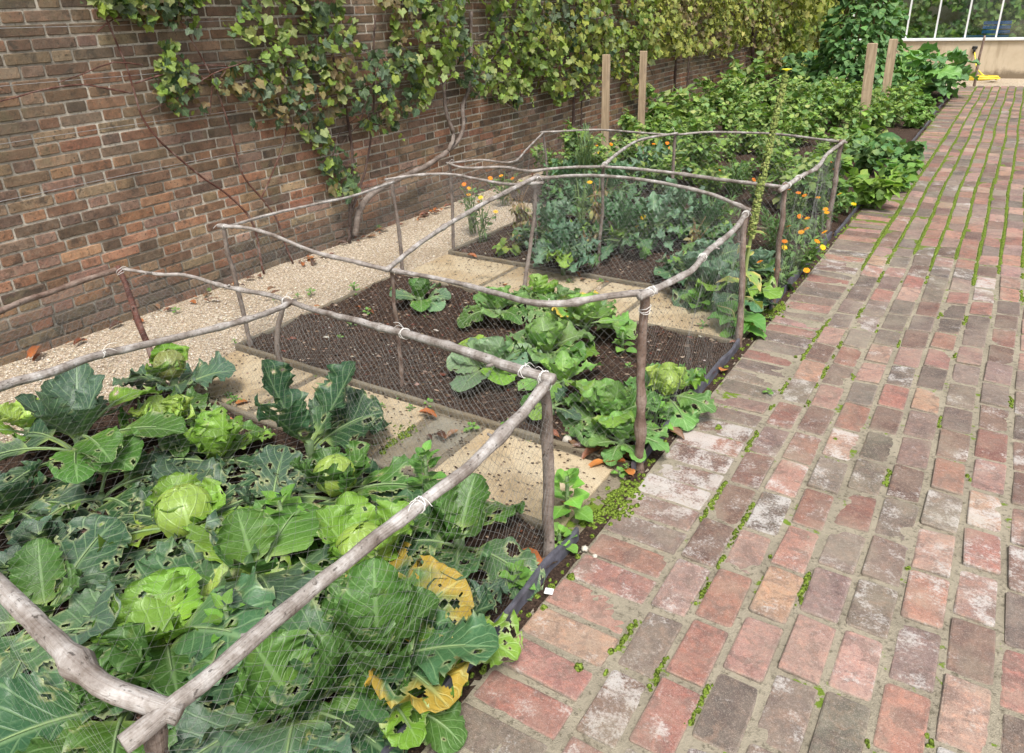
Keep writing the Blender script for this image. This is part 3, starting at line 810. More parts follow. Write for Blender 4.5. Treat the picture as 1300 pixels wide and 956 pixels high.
# training wires on the wall
for i, (z, lab) in enumerate([(.82, 'lowest thin training wire stretched along the brick wall'), (1.08, 'second lowest training wire along the brick wall'), (1.34, 'third training wire up the brick wall'), (1.60, 'highest training wire in view on the brick wall')]):
    a = Acc(); tube(a, [(WX + .035, -1 + k * .5, z + .006 * math.sin(k * 1.1 + i)) for k in range(38)], .0016, seg=4)
    tag(a.build('training_wire', M['wire']), lab, 'wire', 'training wires on the wall')

# ------------------------------------------------------------------ climbing vines
VT = []   # vine leaf outline (5 lobes)
for (ang, rr) in [(-168, .62), (-140, .88), (-112, .74), (-72, 1.0), (-46, .74), (-20, .90), (2, 1.18), (22, .86), (44, .76), (68, .97), (108, .78), (138, .90), (166, .64)]:
    VT.append((math.cos(R(ang)) * rr, math.sin(R(ang)) * rr))
VT = np.array(VT)
def vine_leaf(acc, c, s, nrm, rot, col, fold=.25, rs=rng):
    n = Vector(nrm).normalized()
    ref = Vector((0, 0, -1)); t = (ref - n * ref.dot(n)); t = t.normalized() if t.length > .05 else Vector((0, 1, 0))
    t = (Matrix.Rotation(rot, 3, n) @ t); b = n.cross(t)
    x = VT[:, 0] * s * .5; y = VT[:, 1] * s * .5 * rs.uniform(.85, 1.05)
    jit = nrng.uniform(.82, 1.12, len(x)); x = x * jit; y = y * jit
    h = fold * np.abs(y) - .35 * fold * x * np.sign(x) + nrng.uniform(-.09, .09, len(x)) * s
    P = np.array(c)[None] + x[:, None] * np.array(t) + y[:, None] * np.array(b) + h[:, None] * np.array(n)
    P = np.vstack([np.array(c)[None] - np.array(t)[None] * s * .12, P])
    F = [(0, i, i + 1) for i in range(1, 13)]
    uv = np.zeros((14, 3)); uv[1:, 0] = (VT[:, 0] + 1) / 2; uv[1:, 1] = VT[:, 1]; uv[0, 0] = .35; uv[:, 2] = rs.random()
    acc.add(P, F, uv, col)
LOW = [(1.2, 1.75), (2.0, 1.62), (2.35, 1.42), (2.55, 1.15), (2.85, .86), (3.1, .75), (3.35, .95), (3.6, .72), (3.8, .42), (4.0, .27), (4.35, .30), (4.6, .45), (4.75, .75), (4.95, .93), (5.3, 1.0), (5.6, .92), (6.0, .80), (6.4, .72), (6.8, .88), (7.1, .66), (7.5, .70), (8, .82), (8.75, .72), (9.3, .62), (9.8, .80), (10.5, 1.0), (11.3, .95), (12, .85), (12.6, .75), (13.2, 1.0), (14, .95), (14.5, .6), (15.2, .35), (16, .4), (17, .3), (19.5, .4)]
lowf = lambda y: float(np.interp(y, [p[0] for p in LOW], [p[1] for p in LOW]))
BR = [(.125, .19, .03), (.17, .24, .036), (.09, .15, .03), (.18, .22, .075)]
DK = [(.045, .085, .035), (.06, .10, .055), (.075, .11, .07), (.035, .065, .025)]
BN = [(.16, .125, .055), (.12, .09, .045), (.19, .15, .075)]
YL = [(.22, .24, .045), (.17, .20, .04), (.25, .26, .065), (.13, .16, .035)]
def vine(y0, y1, dens, pal, size, depth, stems, lab, sm='barkdark', droop=.0, zmax=2.35, n=None):
    t = thing('climbing_vine', lab, 'climbing vine', (WX + .02, stems[0][0][0], 0), group='vines climbing the brick wall')
    ox, oy = t.location.x, t.location.y
    sa = Acc()
    for st in stems:
        pts = [Vector((st_x, yy - oy, zz)) for (yy, zz, st_x) in [(q[0], q[1], (q[2] if len(q) > 2 else .04)) for q in st[:-1]]]
        tube(sa, spline(pts, .04), st[-1], st[-1] * .55, 7, .015, .3, seed=rng.random() * 9)
        sa.build('trunk', M[sm], t); sa = Acc()
    for _ in range(int((y1 - y0) * 9 * min(1.6, max(dens, .4)))):      # thin side shoots
        yy = rng.uniform(y0, y1); zz = max(lowf(yy), .2) + rng.uniform(0, 1.1)
        l = rng.uniform(.25, .8); dy = rng.choice((-1, 1)) * rng.uniform(.2, 1); dz = rng.uniform(-.2, .7)
        d = math.hypot(dy, dz)
        pts = [Vector((.02 + rng.uniform(0, depth * .5), yy + dy / d * l * k - oy, zz + dz / d * l * k + .03 * math.sin(k * 5))) for k in (0, .35, .7, 1)]
        tube(sa, spline(pts, .06), .0045, .0025, 5, .02, seed=rng.random() * 9)
        sa.build('side_shoot', M[sm], t); sa = Acc()
        fa = Acc(); N = int((y1 - y0) * dens * 620 / (size / .1) ** 1.7)
    tries = 0; done = 0
    while done < N and tries < N * 8:
        tries += 1
        yy = rng.uniform(y0, y1); zl = lowf(yy) + .20 * noise.noise(Vector((yy * 2.6, 5, 5))) + .10 * noise.noise(Vector((yy * 7.5, 5, 9)))
        zz = zl - .06 + (zmax - zl + .06) * rng.random()
        cl = noise.noise(Vector((yy * 1.5, zz * 1.9, 3.))) + .6 * noise.noise(Vector((yy * 4.2, zz * 4.4, 8.)))
        edge = min(1, (zz - zl + .06) / .22)
        thr = .34 - .85 * dens
        if cl < thr + (1 - edge) * .75: continue
        if zz > 2.0 and rng.random() < .6: continue
        dd = depth * (.35 + .65 * min(1, max(0, cl - thr))) * rng.random() ** .8
        if zz > 1.0: dd *= 1.25
        hue = noise.noise(Vector((yy * 2.1 + 40, zz * 2.3, 1)))
        r_0 = rng.random()
        pl = pal[0] if hue + (r_0 - .5) * .9 > .0 else (pal[1] if hue + (r_0 - .5) * .9 > -.38 else pal[2])
        s = size * rng.choice((.4, .6, .75, .9, 1., 1.15, 1.4)) * rng.uniform(.9, 1.1)
        nm = (1, rng.gauss(-.25, .75), rng.gauss(.4, .7))
        vine_leaf(fa, (.025 + dd, yy - oy, zz), s, nm, rng.gauss(0, .7), vary(rng.choice(pl), .25), rng.uniform(.05, .5))
        done += 1
    fa.build('foliage', M['vine'], t)
vine(1.2, 3.15, .30, (BR, DK, BN), .065, .12, [[(3.12, .0), (3.09, .40), (2.71, .81), (2.52, 1.06), (2.47, 1.41), (2.38, 1.9), .008], [(2.47, 1.25), (2.1, 1.32), (1.6, 1.25), (1.0, 1.30), .005], [(2.5, 1.3), (2.9, 1.36), (3.3, 1.3), .006]], 'sparse vine with a thin red stem curving up the bare left part of the wall', 'barkred')
vine(2.3, 3.9, .50, (BR, DK, BN), .062, .18, [[(3.38, .0), (3.3, .35), (3.09, .69), (3.06, .94), (2.96, 1.37), (2.70, 1.9), .007], [(3.2, .5), (3.5, .9), (3.6, 1.5), .005]], 'dark mixed green and brown leaved vine left of the twisted trunk', 'barkred')
vine(3.75, 4.85, .64, (DK, BR, BN), .074, .22, [[(3.95, .0), (4.02, .3), (4.1, .8), (4.0, 1.5), .014], [(4.0, .2), (4.3, .7), (4.5, 1.6), .010]], 'low hanging vine with big dull dark leaves and bright lime shoots')
vine(4.85, 6.7, .72, (BR, BR, DK), .072, .28, [[(4.0, .05, .06), (4.15, .32, .09), (4.91, .43, .08), (5.30, .53, .08), (5.47, .66, .07), (5.5, .85, .06), (5.64, 1.05, .05), (5.7, 1.6, .05), .028], [(5.20, .50, .09), (5.28, .62, .09), (5.22, .85, .07), (5.3, 1.3, .05), .020]], 'bright green vine on a twisted grey trunk forking low on the wall', 'barkpost')
vine(6.7, 9.2, .85, (BR, YL, DK), .08, .32, [[(7.5, .0, .06), (7.48, .25, .07), (7.55, .6, .06), (7.6, 1.5, .05), .02], [(7.5, .1, .08), (7.7, .35, .08), (7.75, .7, .06), .014]], 'bright lime vine hanging above the two weathered stakes by the wall')
vine(9.2, 12.6, .80, (YL, YL, BN), .08, .34, [[(10.6, .0, .06), (10.6, .3, .07), (10.55, .9, .06), (10.7, 1.6, .05), .025], [(10.6, .15, .1), (10.95, .45, .1), (11.0, .9, .08), .018]], 'yellowing vine with several thin dark stems beyond the wall stakes')
vine(12.6, 15.4, .85, (YL, BN, BR), .085, .42, [[(14.9, .0, .08), (14.7, .35, .09), (14.1, .75, .1), (14.0, 1.6, .08), .04]], 'brownish green vine on a thick leaning dark trunk far along the wall')
vine(15.4, 19.3, 1.7, (YL, YL, BR), .13, .55, [[(17, .0, .1), (17.1, .8, .15), (17, 1.7, .1), .03]], 'dense yellow green vine at the far corner of the brick wall')

# ------------------------------------------------------------------ cages of hazel sticks
ALLQ = []
def stick(parent, name, pts, r, r2=None, mat='bark', wob=.012, knots=3, seg=10, org=Vector((0, 0, 0))):
    r *= .92; r2 = None if r2 is None else r2 * .92
    a = Acc(); P = spline([Vector(p) - org for p in pts], .03)
    Q = tube(a, P, r, r2, seg, wob, .22, seed=rng.random() * 20, knots=knots)
    # stubs of cut twigs
    for _ in range(knots // 2):
        i = rng.randrange(2, len(Q) - 2); d = Vector((rng.uniform(-1, 1), rng.uniform(-1, 1), rng.uniform(-.3, 1))).normalized()
        tube(a, [Q[i], Q[i] + d * r * 1.3, Q[i] + d * r * rng.uniform(1.7, 2.6)], r * .38, r * .25, 6)
    a.build(name, M[mat], parent); ALLQ.append((parent, Q, r)); return Q
def tie(parent, p, d, r, org, tails=2):
    a = Acc(); p = Vector(p) - org; vert = abs(Vector(d).normalized().z) > .6
    best = None
    for (pp, Q, rr) in ALLQ:
        if pp is not parent: continue
        for i in range(1, len(Q) - 1):
            dd = (Q[i + 1] - Q[i - 1]).normalized()
            if (abs(dd.z) > .6) != vert: continue
            e = (Q[i] - p).length
            if best is None or e < best[0]: best = (e, Q[i], dd, rr)
    if best: p, d, r = best[1], best[2], best[3] * 1.12
    d = Vector(d).normalized()
    s = d.orthogonal().normalized(); b = d.cross(s)
    for k in range(3):
        o = p + d * (k - 1) * .006; pts = [o + (s * math.cos(t) + b * math.sin(t)) * (r * .98 + .001) + d * .008 * math.sin(t + k) for t in [q * .5236 for q in range(13)]]
        pts = [q_ + Vector((rng.gauss(0, .0007), rng.gauss(0, .0007), rng.gauss(0, .0007))) for q_ in pts]; tube(a, pts, .0011, seg=5, caps=False)
    for k in range(tails):
        e = Vector((rng.uniform(-1, 1), rng.uniform(-1, 1), rng.uniform(-.5, .3))).normalized(); l = rng.uniform(.02, .06)
        o = p + Vector((0, 0, r)); tube(a, spline([o, o + e * l * .5 + Vector((0, 0, .012)), o + e * l], .01), .0009, seg=4)
    a.build('twine_tie', M['twine'], parent)

def netting(rails, label, loc, top_rows=None):
    """rails: list of panels, each ((top polyline), (bottom polyline)) -> diamond net of real threads"""
    a = Acc()
    def sample(pl, n):
        P = np.array([tuple(p) for p in pl]); s = np.concatenate([[0], np.cumsum(np.linalg.norm(np.diff(P, axis=0), axis=1))])
        q = np.linspace(0, s[-1], n); return np.stack([np.interp(q, s, P[:, i]) for i in range(3)], 1), s[-1]
    for pi, (A, B, th, cell) in enumerate(rails):
        _, LA = sample(A, 2); nu = int(LA / cell); PA, _ = sample(A, nu + 1); PB, _ = sample(B, nu + 1)
        hgt = np.linalg.norm(PA - PB, axis=1).mean(); nv = max(2, int(hgt / cell))
        T = np.linspace(0, 1, nv + 1)
        G = PA[:, None] * (1 - T)[None, :, None] + PB[:, None] * T[None, :, None]
        nn = np.array([[np.array(noise.noise_vector(Vector((i * .11 + pi * 9, j * .11, pi)))) * .022 + np.array(noise.noise_vector(Vector((i * .5 + pi * 9, j * .5, pi)))) * .004 for j in range(nv + 1)] for i in range(nu + 1)])
        fade = np.minimum(1, np.minimum(T, 1 - T) * 6)[None, :, None]
        G = G + nn * fade
        G -= np.array(loc)[None, None]
        E0 = []; E1 = []
        for i in range(nu + 1):
            for j in range(nv):
                # diamonds: alternate nodes
                if (i + j) % 2 == 0:
                    if i + 1 <= nu: E0.append(G[i, j]); E1.append(G[i + 1, j + 1])
                    if i - 1 >= 0: E0.append(G[i, j]); E1.append(G[i - 1, j + 1])
        E0 = np.array(E0); E1 = np.array(E1); d = E1 - E0; L = np.linalg.norm(d, axis=1)[:, None]; d = d / L
        ref = np.array([[.31, .22, .93]]); s = np.cross(d, ref); s /= np.linalg.norm(s, axis=1)[:, None]; b = np.cross(d, s)
        n = len(E0); V = np.zeros((n, 6, 3))
        for k in range(3):
            an = 2 * PI * k / 3; off = (s * math.cos(an) + b * math.sin(an)) * th
            V[:, k] = E0 + off; V[:, 3 + k] = E1 + off
        F = []
        for q in range(n):
            o = q * 6; F += [(o, o + 1, o + 4, o + 3), (o + 1, o + 2, o + 5, o + 4), (o + 2, o, o + 3, o + 5)]
        a.add(V.reshape(-1, 3), F)
    o = a.build('netting', M['thread'], None, loc, smooth=False)
    return tag(o, label, 'garden net', 'nets over the stick cages')

def sag(Q): return [q - Vector((0, 0, .012)) for q in Q]
def gline(x0, y0, x1, y1, n=12, z=.02): return [Vector((x0 + (x1 - x0) * i / n, y0 + (y1 - y0) * i / n, z)) for i in range(n + 1)]

# --- cage 1 (nearest)
def P3(px, py, z): p = pix(px, py, z); return Vector((p.x, p.y, z))
A1 = Vector((-3.36, 1.78, .50)); M1 = Vector((-2.55, 1.93, .455)); B1 = Vector((-.97, 1.6, .655))
F1r = Vector((-.93, .36, .62)); F1l = Vector((-3.15, .45, .52))
A1 = P3(150, 342, .50); M1 = P3(362, 386, .455); B1 = P3(690, 480, .65)
c1 = thing('stick_cage', 'nearest cage of pale crooked sticks over the big cabbages', 'plant cage', (-2.06, 1.0, 0), group='stick cages over the beds')
O = c1.location.copy()
stick(c1, 'post', [(-3.2, 1.74, -.05), A1.lerp(Vector((-3.2, 1.74, 0)), .5) + Vector((.015, 0, 0)), A1 + Vector((0, 0, .015))], .017, .014, 'barkred', org=O)
stick(c1, 'post', [(-2.54, 1.96, -.05), (-2.555, 1.95, .25), M1 + Vector((0, 0, .02))], .014, .012, 'barkpost', org=O)
stick(c1, 'post', [(-.95, 1.61, -.05), (-.955, 1.61, .35), B1 + Vector((0, 0, .012))], .020, .0185, 'barkpost', org=O, knots=2)
stick(c1, 'post', [(-.95, .33, -.05), (-.94, .35, .3), F1r + Vector((0, 0, .0))], .018, .017, 'barkpost', org=O)
stick(c1, 'post', [(-3.2, .42, -.05), (-3.18, .44, .3), F1l + Vector((0, 0, .0))], .018, .016, 'barkpost', org=O)
q1 = stick(c1, 'rail', [P3(703, 482, .67), P3(640, 464, .665), P3(560, 437, .62), P3(470, 412, .56), P3(400, 393, .50), P3(340, 374, .475), P3(290, 365, .47), P3(235, 349, .485), P3(200, 348, .49), P3(148, 341, .50)], .0175, .008, org=O, wob=.004, knots=8)
q2 = stick(c1, 'rail', [P3(694, 487, .66), P3(640, 548, .65), P3(600, 590, .645), P3(530, 642, .64), P3(400, 745, .635), P3(255, 867, .63), F1r + Vector((.005, -.05, .0))], .0150, .0165, org=O, wob=.005, knots=6)
q3 = stick(c1, 'rail', [P3(375, 382, .475), P3(330, 400, .49), P3(270, 417, .50), P3(200, 433, .52), P3(120, 452, .545), P3(60, 475, .56), P3(0, 492, .575), P3(-160, 560, .60), (-2.33, .40, .60)], .012, .019, org=O, wob=.005, knots=5)
q4 = stick(c1, 'rail', [A1, P3(60, 372, .505), P3(0, 396, .51), F1l], .014, .016, 'barkbrown', org=O, wob=.008)
q5 = stick(c1, 'rail', [F1r + Vector((.03, .03, .0)), P3(130, 868, .66), P3(60, 805, .67), P3(0, 745, .67), (-2.3, .44, .62), F1l + Vector((-.03, .03, 0))], .019, .018, org=O, wob=.005, knots=5)
for p, d in [(P3(690, 487, .655), (0, 1, .1)), (P3(683, 500, .64), (.1, .1, 1)), (P3(655, 476, .665), (1, -.2, .2)), (P3(530, 640, .645), (0, 1, 0)), (P3(365, 383, .48), (1, .3, 0)), (P3(155, 345, .49), (0, .2, 1)), (P3(140, 450, .54), (1, .5, 0)), (P3(505, 425, .59), (1, -.2, .1))]:
    tie(c1, p, d, .019, O)
Z = Vector((0, 0, 1))
q1, q2, q3, q4, q5 = [[p + O for p in q] for q in (q1, q2, q3, q4, q5)]
netting([(q1, gline(-.95, 1.64, -3.2, 1.76), .00036, .018),
         (q2, gline(-.95, 1.62, -.95, .32), .00036, .018),
         (q4, gline(-3.2, 1.74, -3.2, .42), .00036, .018),
         (q5, gline(-.95, .34, -3.2, .42), .00016, .03),
         (q2, q4, .00026, .024)], 'fine grey net over the nearest stick cage of cabbages', (-2.06, 1.0, 0))

# --- cage 2
c2 = thing('stick_cage', 'middle cage of grey sticks over the bed of bare dark soil', 'plant cage', (-2.06, 2.83, 0), group='stick cages over the beds')
O = c2.location.copy()
a2 = P3(284, 289, .67); fm = P3(497, 342, .60); d2 = P3(819, 372, .72); b2 = P3(498, 233, .61); m2 = P3(682, 225, .67); e2 = P3(946, 267, .69)
def post(c, b, t, r=.014, mat='barkpost', ex=.02):
    b = Vector(b); mid = b.lerp(t, .5) + Vector((rng.uniform(-.012, .012), rng.uniform(-.012, .012), 0))
    stick(c, 'post', [b - Vector((0, 0, .05)), mid, t + Vector((0, 0, ex))], r * 1.08, r * .95, mat, org=c.location)
post(c2, (-3.14, 2.23, 0), a2, .012); post(c2, pix(510, 496), fm, .010, 'barkbrown'); post(c2, pix(815, 600), d2, .017, 'barkbrown', .0); post(c2, pix(940, 442), e2, .016, 'barkbrown', 0)
post(c2, (-3.2, 3.52, 0), b2, .013); post(c2, (-2.3, 3.6, 0), m2, .013)
r1 = stick(c2, 'rail', [P3(276, 287, .68), P3(310, 289, .675), P3(350, 300, .66), P3(400, 320, .63), P3(450, 332, .61), P3(497, 343, .60), P3(560, 354, .61), P3(630, 372, .63), P3(672, 384, .65), P3(720, 385, .67), P3(770, 376, .70), P3(835, 369, .725)], .009, .013, org=O, wob=.003, knots=6)
r2 = stick(c2, 'rail', [P3(286, 289, .67), P3(350, 270, .665), P3(400, 259, .66), P3(450, 248, .65), P3(500, 231, .63)], .008, .008, org=O, wob=.003)
r3 = stick(c2, 'rail', [P3(488, 228, .63), P3(530, 222, .64), P3(570, 221, .65), P3(600, 226, .655), P3(646, 234, .66), P3(690, 232, .67)], .008, .010, org=O, wob=.002)
r4 = stick(c2, 'rail', [P3(676, 227, .68), P3(730, 223, .71), P3(780, 224, .74), P3(840, 232, .745), P3(900, 246, .73), P3(952, 267, .70)], .010, .010, org=O, wob=.002)
r5 = stick(c2, 'rail', [P3(490, 343, .615), P3(540, 304, .635), P3(590, 272, .655), P3(640, 245, .67), P3(683, 224, .69)], .012, .014, org=O, wob=.002)
r6 = stick(c2, 'rail', [P3(812, 377, .73), P3(850, 358, .725), P3(880, 342, .715), P3(900, 318, .71), P3(930, 293, .70), P3(948, 270, .695)], .014, .012, org=O, wob=.003)
for p, d in [(P3(819, 374, .72), (1, 0, .2)), (P3(700, 386, .66), (1, 0, 0)), (P3(945, 272, .69), (.3, 1, 0)), (P3(500, 344, .60), (1, 0, 0)), (P3(683, 228, .68), (1, .5, 0)), (P3(815, 400, .66), (0, 0, 1)), (P3(890, 328, .715), (.3, 1, 0)), (P3(285, 290, .67), (1, .5, 0))]:
    tie(c2, p, d, .014, O, 1)
r1, r2, r3, r4, r5, r6 = [[p + O for p in q] for q in (r1, r2, r3, r4, r5, r6)]
netting([(r1, gline(-3.2, 2.2, -.92, 2.2), .00036, .018), (r6, gline(-.92, 2.2, -.92, 3.5), .00036, .018), (r2, gline(-3.2, 2.2, -3.2, 3.5), .00036, .020),
         (r3 + r4, gline(-3.2, 3.5, -.92, 3.5), .00036, .020), (r1, r3 + r4, .00022, .028)], 'fine grey net over the middle stick cage of bare soil', (-2.06, 2.83, 0))

# --- cage 3
c3 = thing('stick_cage', 'farthest cage of grey sticks over the crowded kale and marigold bed', 'plant cage', (-2.06, 4.83, 0), group='stick cages over the beds')
O = c3.location.copy()
a3 = P3(571, 209, .64); f3 = P3(767, 212, .69); d3 = P3(996, 237, .71)
b3 = Vector((-3.25, 5.72, .60)); m3 = Vector((-2.15, 5.72, .63)); e3 = Vector((-.95, 5.66, .69))
b3 = P3(690, 169, .585); m3 = P3(857, 171, .64); e3 = P3(1068, 181, .665)
post(c3, (-3.2, 4.1, 0), a3, .012); post(c3, pix(757, 342), f3, .011); post(c3, (-.92, 4.09, 0), d3, .015, 'barkbrown'); post(c3, (b3.x + .03, b3.y, 0), b3, .012); post(c3, (m3.x, m3.y, 0), m3, .014); post(c3, (e3.x - .01, e3.y, 0), e3, .018, 'barkbrown')
s1 = stick(c3, 'rail', [P3(567, 207, .645), P3(590, 213, .645), P3(640, 212, .66), P3(670, 217, .665), P3(710, 213, .68), P3(767, 212, .70), P3(840, 218, .71), P3(920, 229, .715), P3(1000, 238, .715)], .009, .011, org=O, wob=.002, knots=4)
s2 = stick(c3, 'rail', [P3(572, 207, .64), P3(610, 203, .63), P3(650, 206, .62), P3(670, 188, .61), P3(690, 168, .60)], .008, .009, org=O, wob=.002)
s3 = stick(c3, 'rail', [P3(686, 168, .60), P3(760, 165, .62), P3(820, 169, .63), P3(857, 171, .64), P3(900, 168, .65), P3(980, 170, .66), P3(1075, 181, .67)], .009, .010, org=O, wob=.003)
s4 = stick(c3, 'rail', [P3(764, 212, .71), P3(790, 190, .69), P3(815, 177, .67), P3(860, 169, .655)], .013, .010, org=O, wob=.002)
s5 = stick(c3, 'rail', [P3(990, 242, .72), P3(1015, 225, .71), P3(1038, 212, .70), P3(1050, 196, .685), P3(1072, 179, .675)], .014, .012, org=O, wob=.003)
for p, d in [(d3, (1, 0, 0)), (e3, (1, 0, 0)), (f3, (1, 0, 0)), (a3, (1, 0, 0)), (m3, (1, 0, 0)), (P3(1015, 226, .71), (.3, 1, 0))]: tie(c3, p, d, .013, O, 1)
s1, s2, s3, s4, s5 = [[p + O for p in q] for q in (s1, s2, s3, s4, s5)]
netting([(s1, gline(-3.2, 4.08, -.92, 4.08), .00042, .020), (s5, gline(-.92, 4.1, -.92, 5.6), .00036, .020), (s2, gline(-3.2, 4.1, -3.2, 5.62), .0004, .022), (s3, gline(-3.2, 5.62, -.92, 5.62), .0004, .022)],
        'fine grey net round the farthest stick cage of kale', (-2.06, 4.83, 0))

# ------------------------------------------------------------------ cabbages
DB = (.023, .064, .030); BL = (.050, .098, .062); MG = (.052, .130, .022); LG = (.14, .26, .032); YG = (.26, .38, .065); DG = (.02, .06, .018)
THI = {9: (.45, .85), 2: (.6, 1.2)}
def cabbage(px, py, z, lab, head=0., hz=.12, n_in=5, n_out=8, L=.26, W=.13, cin=LG, cout=DB, holes=4, seed=0, tip=None, ruf=.22, hc=YG, res=1., spread=1., inn=.6, azs=None, name='cabbage_plant', cat='cabbage', stemh=.06, eaten=False, pet=.2, group='cabbages in the nearest bed', cup=.25, shape='cab', bendr=(-.5, -1.3)):
    rs = random.Random(seed + 100)
    if 32 <= seed <= 41: L *= 1.16; W *= 1.12
    p = pix(px, py, z); t = thing(name, lab, cat, (p.x, p.y, .02), group=group)
    a = Acc(); sa = Acc()
    nu, nv = int(36 * res), int(28 * res)
    tube(sa, [(0, 0, 0), (0, 0, stemh)], .016, .018, 8, col=(.16, .24, .11))
    az = rs.uniform(0, 6.28)
    if group == 'cabbages in the nearest bed': n_out = max(3, int(n_out * .84))
    for k in range(n_out):
        az_ = azs[k] if azs else az + k * 2.399 + rs.uniform(-.2, .2)
        th = rs.uniform(.25, .75); be = rs.uniform(*bendr)
        l = L * rs.uniform(.8, 1.2) * spread; w_ = W * rs.uniform(.8, 1.2)
        c = vary(cout if rs.random() < .62 else BL if cout is DB else cout, .25, rs)
        if rs.random() < .28: c = vary(rs.choice((MG, MG, LG)) if n_in else MG, .25, rs)
        tc = tip if (tip and rs.random() < .2) else None
        b0 = (math.cos(az_) * .012, math.sin(az_) * .012, stemh * rs.uniform(.5, 1.) )
        leaf(a, b0, az_, l, w_, th, be, nu, nv, shape, pet, cup * rs.uniform(.2, 1.3), ruf * rs.uniform(.7, 1.3), rs.uniform(2, 3.5), .009, holes and rs.randint(holes, holes * 5), holes and rs.randint(1, holes + 2), c, rs.uniform(-.35, .35), tc, rs)
        midrib(sa, (b0[0], b0[1], b0[2] - .002), az_, l, th, be, .006, (.20, .29, .13), .75)
    az = rs.uniform(0, 6.28)
    for k in range(n_in):
        az_ = az + k * 2.399
        lo_, hi_ = THI.get(seed, (.85, 1.25)); th = rs.uniform(lo_, hi_); be = rs.uniform(-.5, .25)
        l = L * inn * rs.uniform(.85, 1.15)
        leaf(a, (math.cos(az_) * .018, math.sin(az_) * .018, stemh), az_, l, W * .8 * rs.uniform(.8, 1.1), th, be, nu, nv, 'cab', .08, .45, ruf * rs.uniform(.8, 1.5), rs.uniform(2, 4), .008, holes and rs.randint(0, holes), holes and rs.randint(0, 2), vary(cin, .22, rs), rs.uniform(-.2, .2), None, rs)
    a.build('outer_leaves', M['cab'], t)
    sa.build('stem', M['stalk'], t)
    if head:
        h = Acc(); r = head
        nU, nV = 28, 20
        V = []; U = []
        for i in range(nV + 1):
            ph = PI * i / nV
            for j in range(nU):
                tt = 2 * PI * j / nU
                q = r * .96 * (1 + .03 * math.sin(3 * tt + 2) * math.sin(ph))
                V.append((q * math.sin(ph) * math.cos(tt), q * math.sin(ph) * math.sin(tt), hz + q * .92 * math.cos(ph))); U.append((1 - i / nV, math.sin(tt * 2) , .3))
        F = [(i * nU + j, (i + 1) * nU + j, (i + 1) * nU + (j + 1) % nU, i * nU + (j + 1) % nU) for i in range(nV) for j in range(nU)]
        h.add(V, F, U, hc)
        for k in range(6):       # wrapper leaves clasping the ball
            a0 = k * 2.399 + rs.uniform(-.3, .3); wid = rs.uniform(1.1, 1.6); top = rs.uniform(-.35, .35); R0 = r * (1.0 + .022 * (k + 1))
            m, n = 26, 24; V = []; U = []
            fold = rs.uniform(.0, .22)
            for i in range(m + 1):
                u = i / m; ph = 2.6 - u * (2.6 - top * .8)
                wv = wid * math.sin(PI * min(1, max(.02, u * .93 + .04))) ** .5
                for j in range(n + 1):
                    v = j / n * 2 - 1
                    an = a0 + v * wv / max(.35, math.sin(max(.15, abs(ph)))) * .62 * (1 if ph > .15 else 1)
                    lift = fold * r * (max(0, abs(v) - .72) * 1.2 + max(0, u - .86) * 1.5) + .018 * r * math.sin(14 * u + 5 * v + k) * abs(v) + .012 * r * math.sin(v * 16 + k)
                    q = R0 + lift
                    s_ = math.sin(ph)
                    V.append((q * s_ * math.cos(an), q * s_ * math.sin(an), hz + q * .92 * math.cos(ph))); U.append((u, v, rs.random() * 0 + k * .1))
            F = [(i * (n + 1) + j, (i + 1) * (n + 1) + j, (i + 1) * (n + 1) + j + 1, i * (n + 1) + j + 1) for i in range(m) for j in range(n) if not (eaten and rs.random() < .06)]
            h.add(V, F, U, vary(hc, .12, rs) if k < 5 else vary(tuple(x * .8 for x in hc), .1, rs))
        h.build('cabbage_head', M['head'], t)
    return t

cabbage(215, 462, .22, 'cabbage with a brown rotted head and cupped blue leaves against the gravel', head=.062, hz=.20, n_in=3, n_out=7, L=.25, W=.11, cout=BL, holes=1, seed=1, hc=(.22, .25, .07), stemh=.13, cup=.5, eaten=True)
cabbage(212, 520, .2, 'lettuce-green crumpled cabbage heart in front of the rotted head', n_in=9, n_out=8, L=.22, W=.085, cin=YG, cout=MG, holes=2, seed=2, ruf=.5, stemh=.10, inn=.62)
cabbage(100, 560, .2, 'sprout plant with long pale leaf stalks and smooth dark round leaves', n_in=7, n_out=12, L=.36, W=.11, cin=BL, cout=(.035, .08, .045), holes=1, seed=3, pet=.42, ruf=.12, stemh=.20, inn=.75, spread=1.0, res=1., cup=.45, name='sprout_plant', cat='sprout plant')
cabbage(28, 520, .22, 'bright lime upright cabbage leaf cluster at the left picture edge', n_in=4, n_out=5, L=.20, W=.085, cin=YG, cout=LG, holes=0, seed=4, stemh=.12)
cabbage(236, 655, .13, 'round glossy pale cabbage head nearest the middle of the bed', head=.083, hz=.13, n_in=5, n_out=10, L=.31, W=.12, cin=LG, cout=DB, holes=8, seed=5, inn=.55)
cabbage(427, 615, .12, 'smaller round pale cabbage head below the tall holed leaf', head=.066, hz=.14, n_in=5, n_out=9, L=.31, W=.12, cin=MG, cout=DB, holes=6, seed=6, inn=.6)
cabbage(395, 580, .05, 'tall dark cabbage leaves standing against the yellow slab', n_in=3, n_out=5, L=.33, W=.15, cin=DB, cout=DB, holes=6, seed=7, stemh=.10, inn=1.0, azs=[1.3, .9, 2.0, 1.6, .4])
cabbage(275, 570, .12, 'half open green cabbage heart between dark torn leaves', head=.05, hz=.13, n_in=6, n_out=9, L=.25, W=.10, cin=LG, cout=DB, holes=7, seed=8, hc=LG, inn=.7)
